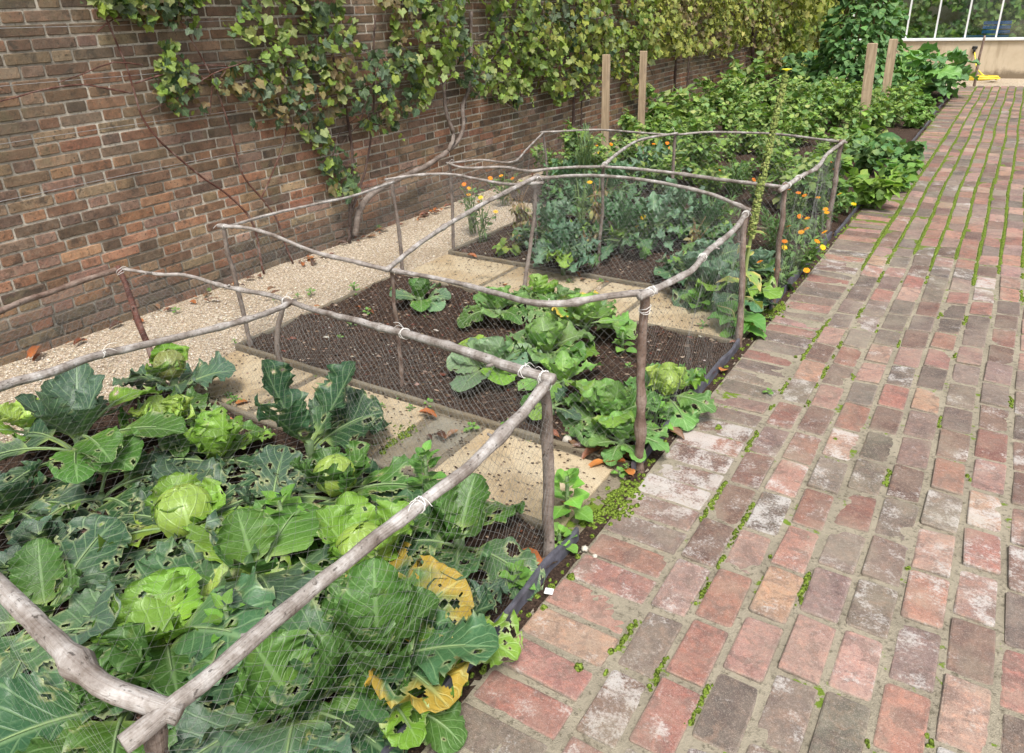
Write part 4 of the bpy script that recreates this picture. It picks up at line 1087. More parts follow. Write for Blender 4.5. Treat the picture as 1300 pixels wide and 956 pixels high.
cabbage(205, 790, .12, 'large open cabbage with lime heart and wide dark ribbed leaves', n_in=5, n_out=11, L=.34, W=.145, cin=LG, cout=(.05, .11, .05), holes=3, seed=9, stemh=.06, inn=.50, ruf=.2)
cabbage(330, 745, .08, 'wide ribbed blue green leaf cluster behind the long right rail', n_in=2, n_out=6, L=.29, W=.15, cin=MG, cout=BL, holes=2, seed=10, stemh=.12, ruf=.10)
cabbage(462, 705, .14, 'lettuce green cabbage heart half hidden by the long right rail', head=.075, hz=.14, n_in=6, n_out=9, L=.30, W=.12, cin=LG, cout=MG, holes=3, seed=11, inn=.7)
cabbage(583, 690, .08, 'dark cabbage beside the nearest corner post with an arched seedy leaf', n_in=4, n_out=8, L=.27, W=.11, cin=MG, cout=(.05, .12, .05), holes=4, seed=12, stemh=.09, inn=.8)
cabbage(480, 830, .1, 'cabbage at the bottom with one big yellowing rotten leaf', n_in=5, n_out=10, L=.33, W=.14, cin=MG, cout=(.045, .11, .045), holes=4, seed=13, tip=(.36, .25, .04), stemh=.08, inn=.7)
cabbage(572, 800, .06, 'low dark cabbage against the plastic edging', n_in=3, n_out=7, L=.19, W=.10, cin=DB, cout=DB, holes=5, seed=14, stemh=.06, inn=.7)
cabbage(60, 790, .05, 'shaded dark cabbage behind the thick bottom left rail', n_in=3, n_out=8, L=.30, W=.13, cin=MG, cout=DB, holes=4, seed=15)
cabbage(340, 660, .06, 'lacy caterpillar eaten leaves lying between the two round heads', n_in=2, n_out=8, L=.28, W=.12, cin=BL, cout=BL, holes=12, seed=16, stemh=.04)
cabbage(130, 640, .03, 'flat dark leaves with pale midribs around a soil gap', n_in=0, n_out=8, L=.30, W=.11, cin=DB, cout=DG, holes=5, seed=17, stemh=.05, pet=.3)
cabbage(380, 900, .06, 'dark cabbage in the bottom corner under the rails', n_in=4, n_out=9, L=.32, W=.14, cin=MG, cout=DB, holes=3, seed=18)
cabbage(160, 900, .06, 'dark broad cabbage below the crossing of the front rails', n_in=3, n_out=8, L=.30, W=.13, cin=MG, cout=DB, holes=3, seed=19)
cabbage(10, 640, .1, 'dark blue cabbage cut off by the left picture edge', n_in=3, n_out=8, L=.30, W=.12, cin=DB, cout=DB, holes=4, seed=21)
cabbage(500, 905, .03, 'small green cabbage by the edging in the bottom corner', n_in=3, n_out=6, L=.20, W=.08, cin=MG, cout=MG, holes=2, seed=20)

def rosette(px, py, z, lab, n, L, W, col, shape='round', name='broccoli_plant', cat='broccoli plant', seed=0, h=.12, pet=.35, thr=(.1, 1.2), group=None, ruf=.05, res=(8, 6), mat='cab', cup=.3, bend=-.5):
    rs = random.Random(seed); p = pix(px, py, z); t = thing(name, lab, cat, (p.x, p.y, .02), group=group); a = Acc(); sa = Acc()
    tube(sa, [(0, 0, 0), (0, 0, h)], .008, .006, 6, col=(.15, .22, .1))
    for k in range(n):
        f = k / n; az = k * 2.399; zz = h * (.25 + .75 * f)
        leaf(a, (0, 0, zz), az, L * (1.1 - .55 * f) * rs.uniform(.85, 1.15), W * (1.1 - .5 * f), thr[0] + (thr[1] - thr[0]) * f + rs.uniform(-.15, .15), bend * rs.uniform(.5, 1.5), res[0], res[1], shape, pet, cup, ruf, 2.5, .01, 0, 0, vary(col, .25, rs), rs.uniform(-.3, .3), None, rs)
    a.build('foliage', M[mat], t); sa.build('stem', M['stalk'], t); return t
rosette(58, 705, .1, 'blue grey broccoli rosette of small round leaves at the left edge', 46, .13, .045, BL, seed=2, h=.14)
rosette(20, 735, .1, 'second blue grey small leaved rosette at the left edge', 30, .12, .04, BL, seed=3, h=.12)

# ------------------------------------------------------------------ middle bed plants
G2 = 'young brassicas in the middle bed'
kw = dict(group=G2, res=.75)
cabbage(535, 385, .05, 'lone small blue green cabbage at the left of the middle bed', n_in=5, n_out=8, L=.19, W=.075, cin=MG, cout=(.09, .17, .09), holes=1, seed=31, ruf=.08, stemh=.07, **kw)
cabbage(633, 400, .06, 'pointed light green cabbage next to the lone small one', n_in=6, n_out=9, L=.20, W=.07, cin=(.14, .28, .07), cout=(.11, .22, .06), holes=2, seed=32, stemh=.08, **kw)
cabbage(690, 385, .06, 'lacy mid green cabbage at the back of the middle bed', n_in=5, n_out=9, L=.20, W=.08, cin=LG, cout=(.10, .20, .06), holes=5, seed=33, **kw)
cabbage(622, 470, .06, 'silvery round leaved cabbage at the front of the middle bed', n_in=6, n_out=9, L=.19, W=.09, cin=(.16, .26, .13), cout=(.13, .22, .13), holes=1, seed=34, ruf=.06, stemh=.07, **kw)
cabbage(695, 450, .06, 'broad pale green cabbage in the centre of the middle bed', n_in=7, n_out=10, L=.23, W=.10, cin=(.15, .28, .07), cout=(.11, .21, .07), holes=2, seed=35, **kw)
cabbage(745, 415, .06, 'bright green cabbage with big floppy leaves in the row middle', n_in=6, n_out=9, L=.23, W=.10, cin=(.16, .31, .06), cout=(.12, .25, .05), holes=2, seed=36, tip=(.5, .36, .06), **kw)
cabbage(775, 530, .07, 'frilly lettuce green cabbage touching the middle cage post', n_in=9, n_out=10, L=.19, W=.075, cin=(.17, .32, .08), cout=(.11, .22, .06), holes=2, seed=37, ruf=.35, **kw)
cabbage(846, 500, .08, 'yellow green hearted cabbage nearest the plastic edging', head=.05, hz=.12, n_in=7, n_out=10, L=.17, W=.075, cin=YG, cout=(.09, .21, .05), holes=2, seed=38, ruf=.3, hc=YG, **kw)
cabbage(788, 566, .04, 'small leaved sprouting cabbage at the front right corner', n_in=6, n_out=9, L=.14, W=.055, cin=(.17, .32, .08), cout=(.11, .23, .06), holes=0, seed=39, ruf=.15, **kw)
cabbage(715, 490, .05, 'upright fresh green leaves left of the frilly cabbage', n_in=5, n_out=6, L=.18, W=.06, cin=(.16, .31, .06), cout=(.12, .25, .05), holes=1, seed=40, **kw)
cabbage(720, 400, .05, 'netted grey green leaves behind the row of pale cabbages', n_in=4, n_out=8, L=.20, W=.09, cin=(.11, .21, .07), cout=(.09, .18, .06), holes=6, seed=41, **kw)
cabbage(700, 530, .02, 'low blue grey leaf tuft beneath the nearest cage corner', n_in=2, n_out=6, L=.14, W=.05, cin=BL, cout=BL, holes=1, seed=42, **kw)
rosette(832, 545, .02, 'leafy green weed against the edging behind the middle post', 18, .07, .026, (.13, .29, .05), 'ovate', 'weed', 'weed', 5, .12, .3, group='weeds', mat='leaf')
rosette(790, 450, .02, 'upright bright weed in the soil behind the frilly cabbage', 16, .07, .028, (.14, .29, .06), 'tooth', 'weed', 'weed', 6, .12, .3, group='weeds', mat='leaf')
rosette(720, 655, .02, 'broad leaved weed growing round the nearest corner post', 14, .10, .042, (.15, .34, .06), 'ovate', 'weed', 'weed', 7, .16, .35, group='weeds', mat='leaf')
rosette(655, 745, .02, 'low mint like weed inside the nearest corner', 14, .07, .03, (.14, .30, .06), 'tooth', 'weed', 'weed', 8, .06, .3, group='weeds', mat='leaf')
rosette(365, 690, .05, 'toothed nettle like weed among the eaten cabbage leaves', 14, .12, .045, (.14, .32, .05), 'tooth', 'weed', 'weed', 9, .20, .35, group='weeds', mat='leaf')
rosette(710, 700, .0, 'round leaved seedling at the foot of the nearest corner post', 12, .06, .026, (.16, .34, .06), 'round', 'weed', 'weed', 10, .05, .4, group='weeds', mat='leaf')
rosette(550, 868, .0, 'lobed bright weed at the bottom by the edging', 12, .09, .04, (.18, .36, .06), 'lobed', 'weed', 'weed', 11, .06, .3, group='weeds', mat='leaf')
rosette(300, 830, .08, 'fine leaved weed between the open lime cabbage and the long rail', 20, .10, .03, (.14, .30, .05), 'tooth', 'weed', 'weed', 21, .22, .3, group='weeds', mat='leaf')
rosette(545, 640, .05, 'leafy weed pushing up beside the rail tie over the nearest bed', 20, .09, .035, (.10, .24, .05), 'tooth', 'weed', 'weed', 22, .24, .3, group='weeds', mat='leaf')
proto = rosette(450, 372, .0, 'small green weed seedling on the soil or gravel', 8, .05, .018, (.12, .27, .05), 'ovate', 'weed_seedling', 'seedling', 12, .03, .35, group='small weed seedlings', res=(5, 3), mat='leaf')
for px, py in [(505, 508), (545, 515), (470, 400), (500, 372), (455, 378), (410, 305), (650, 540), (640, 545), (760, 360), (730, 345), (725, 360), (395, 375), (380, 380), (290, 505), (300, 512), (265, 372), (225, 395), (175, 385), (60, 500), (50, 515), (125, 515), (335, 440), (300, 437), (420, 300), (445, 415), (980, 405), (960, 400), (975, 500), (785, 605), (795, 598), (520, 400), (540, 410), (600, 545), (890, 415), (770, 460), (800, 470), (485, 520), (430, 430), (520, 520), (560, 505), (350, 380), (480, 290)]:
    p = pix(px + rng.uniform(-3, 3), py + rng.uniform(-2, 2), .01)
    copy_tree(proto, (p.x, p.y, .015), rng.uniform(0, 6.28), rng.uniform(.35, .85))
rosette(885, 395, .0, 'low green leaves beside the clean slab at the mullein foot', 14, .13, .05, (.12, .27, .05), 'tooth', 'weed', 'weed', 14, .06, .3, group='weeds', mat='leaf')

# ------------------------------------------------------------------ far kale bed
G3 = 'leafy plants in the kale bed'
kk = dict(group=G3, res=.7, name='kale_plant', cat='kale')
BG = (.085, .16, .10); BG2 = (.05, .12, .055)
for i, (px, py, z, lab, L, cc) in enumerate([
    (715, 345, .04, 'low curly blue kale leaves lying over the front board', .22, (.07, .14, .09)),
    (700, 300, .15, 'tall blue grey kale behind the left middle post', .26, BG),
    (735, 270, .15, 'dark feathery kale beside the withered stems', .28, BG2),
    (790, 295, .18, 'big kale right of the withered yellow stems', .28, BG2),
    (830, 285, .20, 'pale blue kale under the arched middle rail', .28, BG),
    (860, 265, .20, 'round leaved blue kale at the right of the kale row', .26, (.09, .16, .10)),
    (775, 245, .15, 'dark kale in the back row below the ridge pole', .28, BG2),
    (830, 225, .15, 'upright glaucous kale near the mid back post', .30, BG),
    (720, 240, .15, 'bushy kale in the back left of the far bed', .26, BG2),
    (895, 300, .10, 'feathery dark kale behind the sloping right rail', .24, BG2)]):
    cabbage(px, py, z, lab, n_in=10, n_out=22, L=L * 1.05, W=.055, cin=cc, cout=cc, holes=0, seed=60 + i, ruf=.9, stemh=.16, inn=.9, cup=.1, shape='kale', bendr=(-.3, -1.5), **kk)
for i, (px, py, lab) in enumerate([(905, 365, 'savoy cabbage in the shade at the right end of the far bed'), (935, 375, 'savoy cabbage with yellow outer leaves behind the mullein'), (900, 335, 'dark savoy cabbage behind the sloping rail'), (960, 345, 'blue green savoy cabbage left of the corner post'), (880, 350, 'glossy savoy leaves over the bare soil patch')]):
    cabbage(px, py, .08, lab, n_in=6, n_out=11, L=.24, W=.10, cin=BG, cout=(.05, .115, .06), holes=2, seed=80 + i, ruf=.3, stemh=.08, res=.7, group=G3)

def bush(name, cat, lab, x, y, h, r, nl, L, W, cols, shape='ovate', seed=0, group=None, res=(4, 2), nst=7, flower=None, scol=(.12, .18, .06), mat='leaf', bend=-.7, cone=0., ruf=.0, up=.15, z0=.02, fr=.016):
    rs = random.Random(seed); t = thing(name, lab, cat, (x, y, z0), group=group)
    sa = Acc(); fa = Acc(); tips = []
    stems = []
    for k in range(nst):
        az = k * 2.399 + rs.uniform(-.3, .3); rr = r * rs.uniform(.25, 1); hh = h * rs.uniform(.65, 1.05) * (1 - cone * rr / r * .5)
        p0 = Vector((rs.uniform(-.03, .03), rs.uniform(-.03, .03), 0)); p2 = Vector((math.cos(az) * rr, math.sin(az) * rr, hh)); p1 = p0.lerp(p2, .5) + Vector((0, 0, hh * .12)) - Vector((math.cos(az), math.sin(az), 0)) * rr * .15
        pts = spline([p0, p1, p2], h / 8); stems.append(pts); tips.append(p2)
        tube(sa, pts, .005 * (h / .4), .002, 5, .01, seed=rs.random() * 9, col=scol)
    for k in range(nl):
        st = rs.choice(stems); f = rs.uniform(.12, 1) ** .7; q = st[int(f * (len(st) - 1))]
        p = q + Vector((rs.gauss(0, .18), rs.gauss(0, .18), rs.gauss(0, .07))) * r * .5
        p.z = max(.01, p.z)
        o = math.atan2(p.y, p.x) + rs.gauss(0, .9)
        leaf(fa, p, o, L * rs.uniform(.6, 1.2), W * rs.uniform(.6, 1.2), rs.gauss(up, .45), bend * rs.uniform(.4, 1.3), res[0], res[1], shape, .15, .25, ruf, 2., 0, 0, 0, vary(rs.choice(cols), .28, rs), rs.gauss(0, .4), None, rs, col2=scol)
    sa.build('stem', M['stalk'], t); fa.build('foliage', M[mat], t)
    if flower:
        n, fc, fz = flower
        for k in range(n):
            fa = Acc(); q = tips[k % len(tips)] + Vector((rs.gauss(0, .03), rs.gauss(0, .03), rs.uniform(0, .05)))
            if k >= len(tips): q = q + Vector((rs.uniform(-r, r) * .4, rs.uniform(-r, r) * .4, rs.uniform(-.12, .02) * h))
            q = q * 1.0; c = rs.choice(fc); tl = Vector((rs.gauss(-.0, .4), rs.gauss(-.5, .4), 1)).normalized(); s = tl.orthogonal().normalized(); b = tl.cross(s)
            for ring, (m, rr, zz) in enumerate(((15, 1., 0), (12, .7, .12), (8, .42, .2))):
                for j in range(m):
                    t0 = 2 * PI * (j + ring * .5) / m; wd = 2.6 / m
                    P = []
                    for (ra, da, dz) in ((.18, -.5, 0), (.18, .5, 0), (.8, .6, .06), (1, .25, .02), (1, -.25, .02), (.8, -.6, .06)):
                        e = t0 + da * wd; P.append(q + (s * math.cos(e) + b * math.sin(e)) * ra * rr * fz + tl * (zz + dz) * fz)
                    fa.add([tuple(v) for v in P], [(0, 1, 2, 3, 4, 5)], None, vary(c if ring < 2 else tuple(x * .8 for x in c), .15, rs))
            fa.add([tuple(q + (s * math.cos(e) + b * math.sin(e)) * .2 * fz + tl * .1 * fz) for e in [k_ * .785 for k_ in range(8)]] + [tuple(q + tl * .28 * fz)], [(k_, (k_ + 1) % 8, 8) for k_ in range(8)], None, (.45, .18, .02))
            tube(fa, [q - tl * fz * .05, q - tl * .05 - Vector((0, 0, .03))], .0025, .002, 5, col=(.1, .18, .05))
            fa.build('flower', M['petal'], t)
    return t
OR = [(.80, .30, .012), (.82, .40, .02), (.78, .24, .01)]; YE = [(.85, .62, .02), (.85, .52, .02)]
MGc = [(.10, .19, .06), (.08, .15, .05), (.14, .22, .08)]
def mari(px, py, lab, h, r, n, fc, nl=150, seed=0, z=.0, L=.06):
    p = pix(px, py, z); return bush('marigold', 'marigold', lab, p.x, p.y, h, r, nl, L, .012, MGc, 'lance', seed, 'marigolds', (4, 2), 9, (max(1, round(n * .75)), fc, .020), up=.5)
mari(600, 300, 'leggy orange marigold in the front left corner of the far cage', .42, .14, 6, OR, 90, 1)
mari(612, 312, 'thin marigold seed stems by the far cage front board', .34, .12, 2, YE, 60, 2)
mari(735, 320, 'single yellow marigold head above the kale left of centre', .55, .08, 1, YE, 40, 3)
mari(815, 325, 'yellow flowered plant among the kale in front of the middle', .28, .12, 4, YE, 110, 4)
mari(1008, 352, 'orange marigold clump by the path right of the corner post', .24, .17, 9, OR + YE[:1], 210, 5)
mari(985, 372, 'low orange marigold at the corner of the far bed', .15, .12, 4, OR, 150, 6)
mari(1030, 315, 'orange marigold clump midway along the far bed edge', .22, .16, 7, OR, 210, 7)
mari(1050, 285, 'yellow and orange marigold nearest the bean bushes', .20, .15, 5, YE + OR, 180, 8)
mari(1005, 290, 'seeding marigold inside the right side of the far cage', .30, .16, 4, OR, 190, 9)
mari(1040, 255, 'yellow marigold behind the back right post', .28, .16, 4, YE + OR, 160, 10)
mari(760, 230, 'orange marigold clump below the back pole near the rosemary', .34, .16, 8, YE + OR, 120, 11)
mari(830, 240, 'orange marigolds either side of the glaucous kale', .40, .14, 5, OR, 110, 12)
mari(640, 262, 'faded marigold at the back left of the far bed', .26, .12, 3, OR, 90, 13)
mari(960, 265, 'few orange marigolds in the shade of the back row', .26, .14, 3, OR, 150, 14)
mari(900, 250, 'orange marigold hidden among the feathery kale', .26, .14, 3, OR, 150, 16)
# dead yellowing stems
for i, (px, py, lab) in enumerate([(660, 308, 'withered brown flower stems left of the kale'), (757, 315, 'drooping yellow dead stalks between the kale plants'), (880, 330, 'bare dry twiggy weed on the soil by the savoys'), (745, 330, 'yellowing low leaves at the foot of the dead stalks')]):
    p = pix(px, py); bush('withered_plant', 'withered plant', lab, p.x, p.y, (.46, .50, .26, .2)[i], (.13, .09, .1, .12)[i], (110, 110, 30, 40)[i], .065, .014, [(.26, .25, .10), (.20, .17, .08), (.17, .20, .07), (.28, .21, .13)], 'lance', 30 + i, G3, nst=10, scol=(.17, .11, .06), up=-.4, bend=-1.2)
p = pix(650, 325); bush('yellowing_leaves', 'yellowing plant', 'lime yellow drooping leaves low in the far bed front left', p.x, p.y, .14, .2, 26, .10, .035, [(.24, .30, .06), (.15, .24, .05)], 'ovate', 41, G3, scol=(.17, .16, .06), up=-.2)
p = pix(742, 262, 0); bush('tall_herb', 'herb', 'tall feathery grey green herb rising above the back pole', p.x, p.y, .70, .16, 520, .075, .005, [(.10, .17, .09), (.08, .14, .07), (.13, .20, .11)], 'lance', 42, G3, nst=14, up=1.1, bend=-.2, res=(3, 2))
for i, (px, py, lab) in enumerate([(905, 310, 'bushy fine leaved plant at the back right inside the far cage'), (865, 215, 'fern like carrot tops behind the mid back post'), (930, 255, 'soft fern like foliage between kale and marigolds'), (985, 330, 'spindly grey herb by the right corner post')]):
    p = pix(px, py); bush('feathery_plant', 'feathery plant', lab, p.x, p.y, .30, .20, 420, .08, .006, [(.07, .15, .05), (.09, .18, .06), (.11, .20, .08)], 'lance', 50 + i, G3, nst=12, up=.8, res=(3, 2))

# mullein
p = pix(941, 428); t = thing('mullein', 'tall mullein spike with tiny yellow flower at its tip', 'mullein', (p.x, p.y, .01))
top = Vector((.075, .02, 1.30)); st = spline([Vector((0, 0, 0)), Vector((-.012, 0, .35)), Vector((.02, 0, .8)), top], .02)
a = Acc(); tube(a, st, .011, .006, 8, .004, col=(.22, .28, .10)); a.build('stem', M['stalk'], t)
a = Acc()
for k in range(950):
    f = .42 + .58 * rng.random(); q = st[int(f * (len(st) - 1))]; az = rng.uniform(0, 6.28); rr = .014 * (1.15 - .5 * (f - .42) / .58)
    c = q + Vector((math.cos(az) * rr, math.sin(az) * rr, rng.uniform(-.008, .008))); s = rng.uniform(.004, .0075)
    o_ = Vector((math.cos(az), math.sin(az), .3)).normalized(); u2 = o_.orthogonal().normalized(); v2 = o_.cross(u2)
    V = [tuple(c + (u2 * math.cos(e) + v2 * math.sin(e)) * s) for e in (0, 1.257, 2.513, 3.77, 5.03)] + [tuple(c + o_ * s * 1.3)]
    a.add(V, [(i, (i + 1) % 5, 5) for i in range(5)], None, vary(rng.choice([(.22, .28, .07), (.30, .33, .11), (.16, .20, .05)]), .2))
a.build('seed_spike', M['tint'], t)
a = Acc()
for k in range(7):
    az = k * .9; leaf(a, tuple(top + Vector((0, 0, .0))), az, .028, .012, .5, -.3, 3, 2, 'round', 0, .2, col=(.75, .72, .06))
a.build('flower', M['petal'], t)
a = Acc()
for k, (hh, L, th) in enumerate([(.03, .16, .1), (.05, .17, -.1), (.08, .15, .3), (.10, .13, .1), (.22, .17, -.2), (.30, .15, .3), (.36, .14, -.3), (.44, .12, .2), (.50, .10, .1), (.56, .08, .3)]):
    leaf(a, tuple(st[int(hh / 1.3 * (len(st) - 1))]), k * 2.4 + 4, L, L * .30, th + .2, -1.1, 12, 8, 'ovate', .05, .2, .12, 2.5, .01, 2 if hh > .2 else 0, 0, vary((.20, .29, .08) if hh > .15 else (.12, .26, .05), .2), 0, (.42, .36, .14) if hh > .15 else None)
a.build('leaves', M['leaf'], t)
# broad leaf plant reaching over the path at its foot
p = pix(930, 425); t2 = thing('broad_leaf_plant', 'broad green leaves flopping onto the brick path by the mullein', 'leafy plant', (p.x + .0, p.y + .03, .02))
a = Acc(); sa = Acc()
for k, (az, L, th, be) in enumerate([(-.15, .20, .9, -2.0), (1.0, .17, .6, -1.2), (2.6, .19, 1.1, -1.6), (3.6, .16, .7, -1.2), (4.4, .15, .9, -1.5), (5.3, .16, .5, -1.0)]):
    leaf(a, (0, 0, .04), az, L, L * .38, th, be, 16, 10, 'ovate', .25, .25, .1, 2, .01, 0, 1, vary((.09, .22, .05), .15))
a.build('foliage', M['leaf'], t2); tube(sa, spline([Vector((0, 0, 0)), Vector((-.02, 0, .10)), Vector((-.10, -.01, .12))], .02), .006, .003, 6, col=(.25, .25, .10)); sa.build('stem', M['stalk'], t2)

# ------------------------------------------------------------------ the leafy beds beyond
RB = [(.13, .24, .055), (.18, .29, .06), (.09, .18, .045), (.22, .33, .08), (.14, .24, .09), (.25, .31, .11)]
kinds = [('raspberry_cane', 'raspberry cane', 'tooth', .095, .042), ('potato_plant', 'potato plant', 'ovate', .085, .036), ('bean_bush', 'bean bush', 'ovate', .10, .045)]
protos = []
for i, (nm, cat, shp, L, Wd) in enumerate(kinds):
    protos.append([bush(nm, cat, 'x', 0, 0, .58, .34, 260, L, Wd, RB, shp, 200 + i * 3 + j, nst=11, ruf=.1, res=(5, 2)) for j in range(2)])
used = set(); rowlab = ['in the row by the gravel', 'in the second row from the wall', 'in the middle row', 'in the row nearest the path']
k = 0
for j, y in enumerate(np.arange(6.15, 12.0, .62)):
    for i, x in enumerate(np.arange(-3.6, -1.2, .56)):
        ki = (0 if y > 8.2 else 1) if x < -2.2 else (1 if y > 9.2 else 0)
        pr = protos[ki][k % 2]; k += 1
        s = rng.uniform(.65, 1.15) * (1.12 if y > 9 else .85)
        lab = ('tall raspberry cane' if ki == 0 else 'leafy potato plant') + ' in the packed leafy bed beyond the cages'
        if (ki, k % 2) in used or pr is None: pass
        loc = (x + rng.uniform(-.1, .1), y + rng.uniform(-.1, .1), .02)
        grp = 'raspberry canes in the leafy bed' if ki == 0 else 'potato plants in the leafy bed'
        if pr['label'] == 'x':
            pr['label'] = lab; pr['group'] = grp; pr.location = loc; pr.scale = (s, s, s); pr.rotation_euler.z = rng.uniform(0, 6.28)
        else: copy_tree(pr, loc, rng.uniform(0, 6.28), s, lab, grp)
def far_bush(x, y, h, r, lab, seed, cols=RB, L=.10, Wd=.045, nl=260, nm='bean_bush', cat='bean bush', **k_):
    return bush(nm, cat, lab, x, y, h, r, nl, L, Wd, cols, 'ovate', seed, group='bushes along the path', nst=10, res=(5, 2), **k_)
for pl in protos[2]:
    for ch in list(pl.children): bpy.data.objects.remove(ch)
    bpy.data.objects.remove(pl)
far_bush(-.80, 6.65, .30, .22, 'low yellow green bush nearest the marigolds spilling on the path', 301, [(.15, .26, .04), (.18, .30, .05), (.11, .21, .04)])
far_bush(-.72, 7.35, .28, .20, 'bush reaching farthest onto the mossy bricks', 302, [(.11, .23, .06), (.14, .27, .06), (.08, .17, .07)])
far_bush(-1.05, 7.9, .38, .26, 'dark round leaved bush in front of the near pale stake', 303, [(.08, .17, .06), (.10, .20, .08), (.13, .22, .08)])
far_bush(-.78, 8.6, .26, .20, 'small dark bush below the green net hump', 304, [(.08, .17, .06), (.11, .21, .07)])
far_bush(-1.25, 7.0, .36, .26, 'lime green bush behind the back right cage post', 305, [(.15, .27, .05), (.19, .31, .06), (.12, .22, .05)])
far_bush(-1.15, 6.35, .26, .26, 'green bush filling the corner behind the back right post', 316, [(.10, .20, .05), (.13, .24, .05)])
far_bush(-1.35, 8.7, .36, .26, 'lime leaves round the foot of the near pale stake', 306, [(.15, .27, .05), (.12, .22, .05)])
far_bush(-1.25, 6.2, .34, .24, 'grey green bush between cage and leafy bed', 307, [(.10, .19, .06), (.13, .22, .08)])
far_bush(-3.75, 9.2, .30, .25, 'round bright leaved plant between the two wall stakes', 308, [(.15, .31, .04), (.18, .34, .05)], .12, .06, 120, 'nasturtium', 'leafy plant')
far_bush(-3.95, 10.6, .26, .24, 'yellow green plant under the vine right of the wall stakes', 309, [(.2, .32, .05), (.26, .34, .06)], .10, .05, 120, 'nasturtium', 'leafy plant')
far_bush(-3.6, 12.4, .85, .40, 'tall bush against the wall at the far end of the leafy bed', 310, RB, .14, .06, 300)
far_bush(-2.9, 12.9, .75, .45, 'tall dark leaved bush left of the bean tower', 311, [(.07, .15, .06), (.09, .19, .07)], .17, .075, 260)
far_bush(-3.2, 14.4, .70, .45, 'blue green bush far back beside the wall', 312, [(.07, .15, .08), (.09, .18, .08)], .17, .075, 240)
far_bush(-1.10, 12.15, .22, .28, 'low leafy plant at the corner of the leafy bed behind the green mesh cover', 317, [(.12, .24, .06), (.16, .29, .07)], .09, .04, 200)
far_bush(-1.12, 13.2, .24, .26, 'low leafy plant under the front squash leaves', 318, [(.10, .21, .06), (.14, .26, .07)], .10, .045, 200)
far_bush(-1.0, 11.2, .20, .22, 'low leafy plant by the edging between mesh cover and squash', 319, [(.14, .26, .06)], .08, .035, 160)
far_bush(-1.9, 12.3, .38, .35, 'low bush before the bean tower', 313, RB, .12, .05, 240)
# low seedlings in front of squash
far_bush(-1.25, 12.75, .20, .25, 'low seedling patch before the squash plant', 314, [(.14, .27, .06)], .07, .03, 160)

# green net hump
a = Acc(); n = 20; V = []
for i in range(n + 1):
    for j in range(n + 1):
        u, v = i / n * 2 - 1, j / n * 2 - 1; e = max(0, 1 - u * u) ** .6 * max(0, 1 - v * v) ** .5
        V.append((u * .16 * (1 + .04 * math.sin(v * 9)), v * .40, .17 * e * (1 + .05 * noise.noise(Vector((u * 3, v * 3, 0))))))
a.add(V, [(i * (n + 1) + j, (i + 1) * (n + 1) + j, (i + 1) * (n + 1) + j + 1, i * (n + 1) + j + 1) for i in range(n) for j in range(n)])
tag(a.build('net_cover', M['greennet'], None, (-1.12, 9.6, .01)), 'smooth green mesh cover humped over the bed edge', 'mesh cover')

# bean tower
t = thing('bean_tower', 'tall tower of climbing beans with round overlapping leaves', 'climbing beans', (-2.15, 13.2, .02))
a = Acc()
for k in range(7):
    az = k * .9; tube(a, [(math.cos(az) * .5, math.sin(az) * .5, 0), (math.cos(az) * .3, math.sin(az) * .3, 1.3), (math.cos(az + 2.6) * .12, math.sin(az + 2.6) * .12, 2.6)], .014, .01, 6, col=(.2, .13, .07))
a.build('pole', M['stalk'], t)
a = Acc()
for k in range(2500):
    z = rng.uniform(.08, 2.6); r = (.66 - .16 * z) * (1 + .22 * noise.noise(Vector((z * 2.4, 0, 1)))); az = rng.uniform(0, 6.28)
    r *= 1 + .3 * noise.noise(Vector((math.cos(az) * 2, math.sin(az) * 2, z * 2.2)))
    r *= rng.uniform(.75, 1.08); s = rng.uniform(.08, .14)
    leaf(a, (math.cos(az) * r, math.sin(az) * r, z), az + rng.gauss(0, .5), s, s * .46, rng.gauss(-.35, .35), -.6, 4, 2, 'ovate', .05, .2, col=vary(rng.choice([(.07, .17, .055), (.09, .20, .06), (.12, .23, .09), (.05, .12, .04)]), .25), roll=rng.gauss(0, .3))
a.build('foliage', M['leaf'], t)
# squash
def squash(x, y, lab, seed, n=48, S=.38, h=.78):
    rs = random.Random(seed); t = thing('squash_plant', lab, 'squash plant', (x, y, .02), group='squash plants before the greenhouse'); a = Acc(); s_ = Acc()
    for k in range(n):
        az = k * 2.399; pl = h * rs.uniform(.6, 1.2); th = rs.uniform(.35, 1.3)
        e = Vector((math.cos(az) * math.cos(th), math.sin(az) * math.cos(th), math.sin(th))) * pl
        tube(s_, spline([Vector((0, 0, 0)), e * .5 + Vector((0, 0, .05)), e], .08), .011, .007, 6, col=(.22, .36, .10))
        leaf(a, tuple(e), az + rs.gauss(0, .3), S * rs.uniform(.7, 1.1), S * .5 * rs.uniform(.8, 1.1), rs.uniform(-.1, .6), -1.0, 16, 8, 'lobed', .03, .25, .25, 3, .015, 0, 0, vary(rs.choice([(.07, .17, .06), (.10, .21, .08), (.12, .26, .06)]), .2, rs), rs.gauss(0, .3), None, rs)
    a.build('foliage', M['cab'], t); s_.build('stalk', M['stalk'], t)
squash(-1.55, 13.9, 'silvery ragged leaved squash plant before the low wall', 1)
squash(-1.3, 14.7, 'bright green squash plant leaning towards the path', 2, 46, .36, .62)
squash(-2.0, 15.6, 'squash plant close behind the bean tower', 3)
squash(-1.6, 15.7, 'farthest squash plant by the thin stake', 4, 24, .26, .34)
squash(-2.6, 14.6, 'dark squash plant left of the bean tower base', 5, 22, .4)

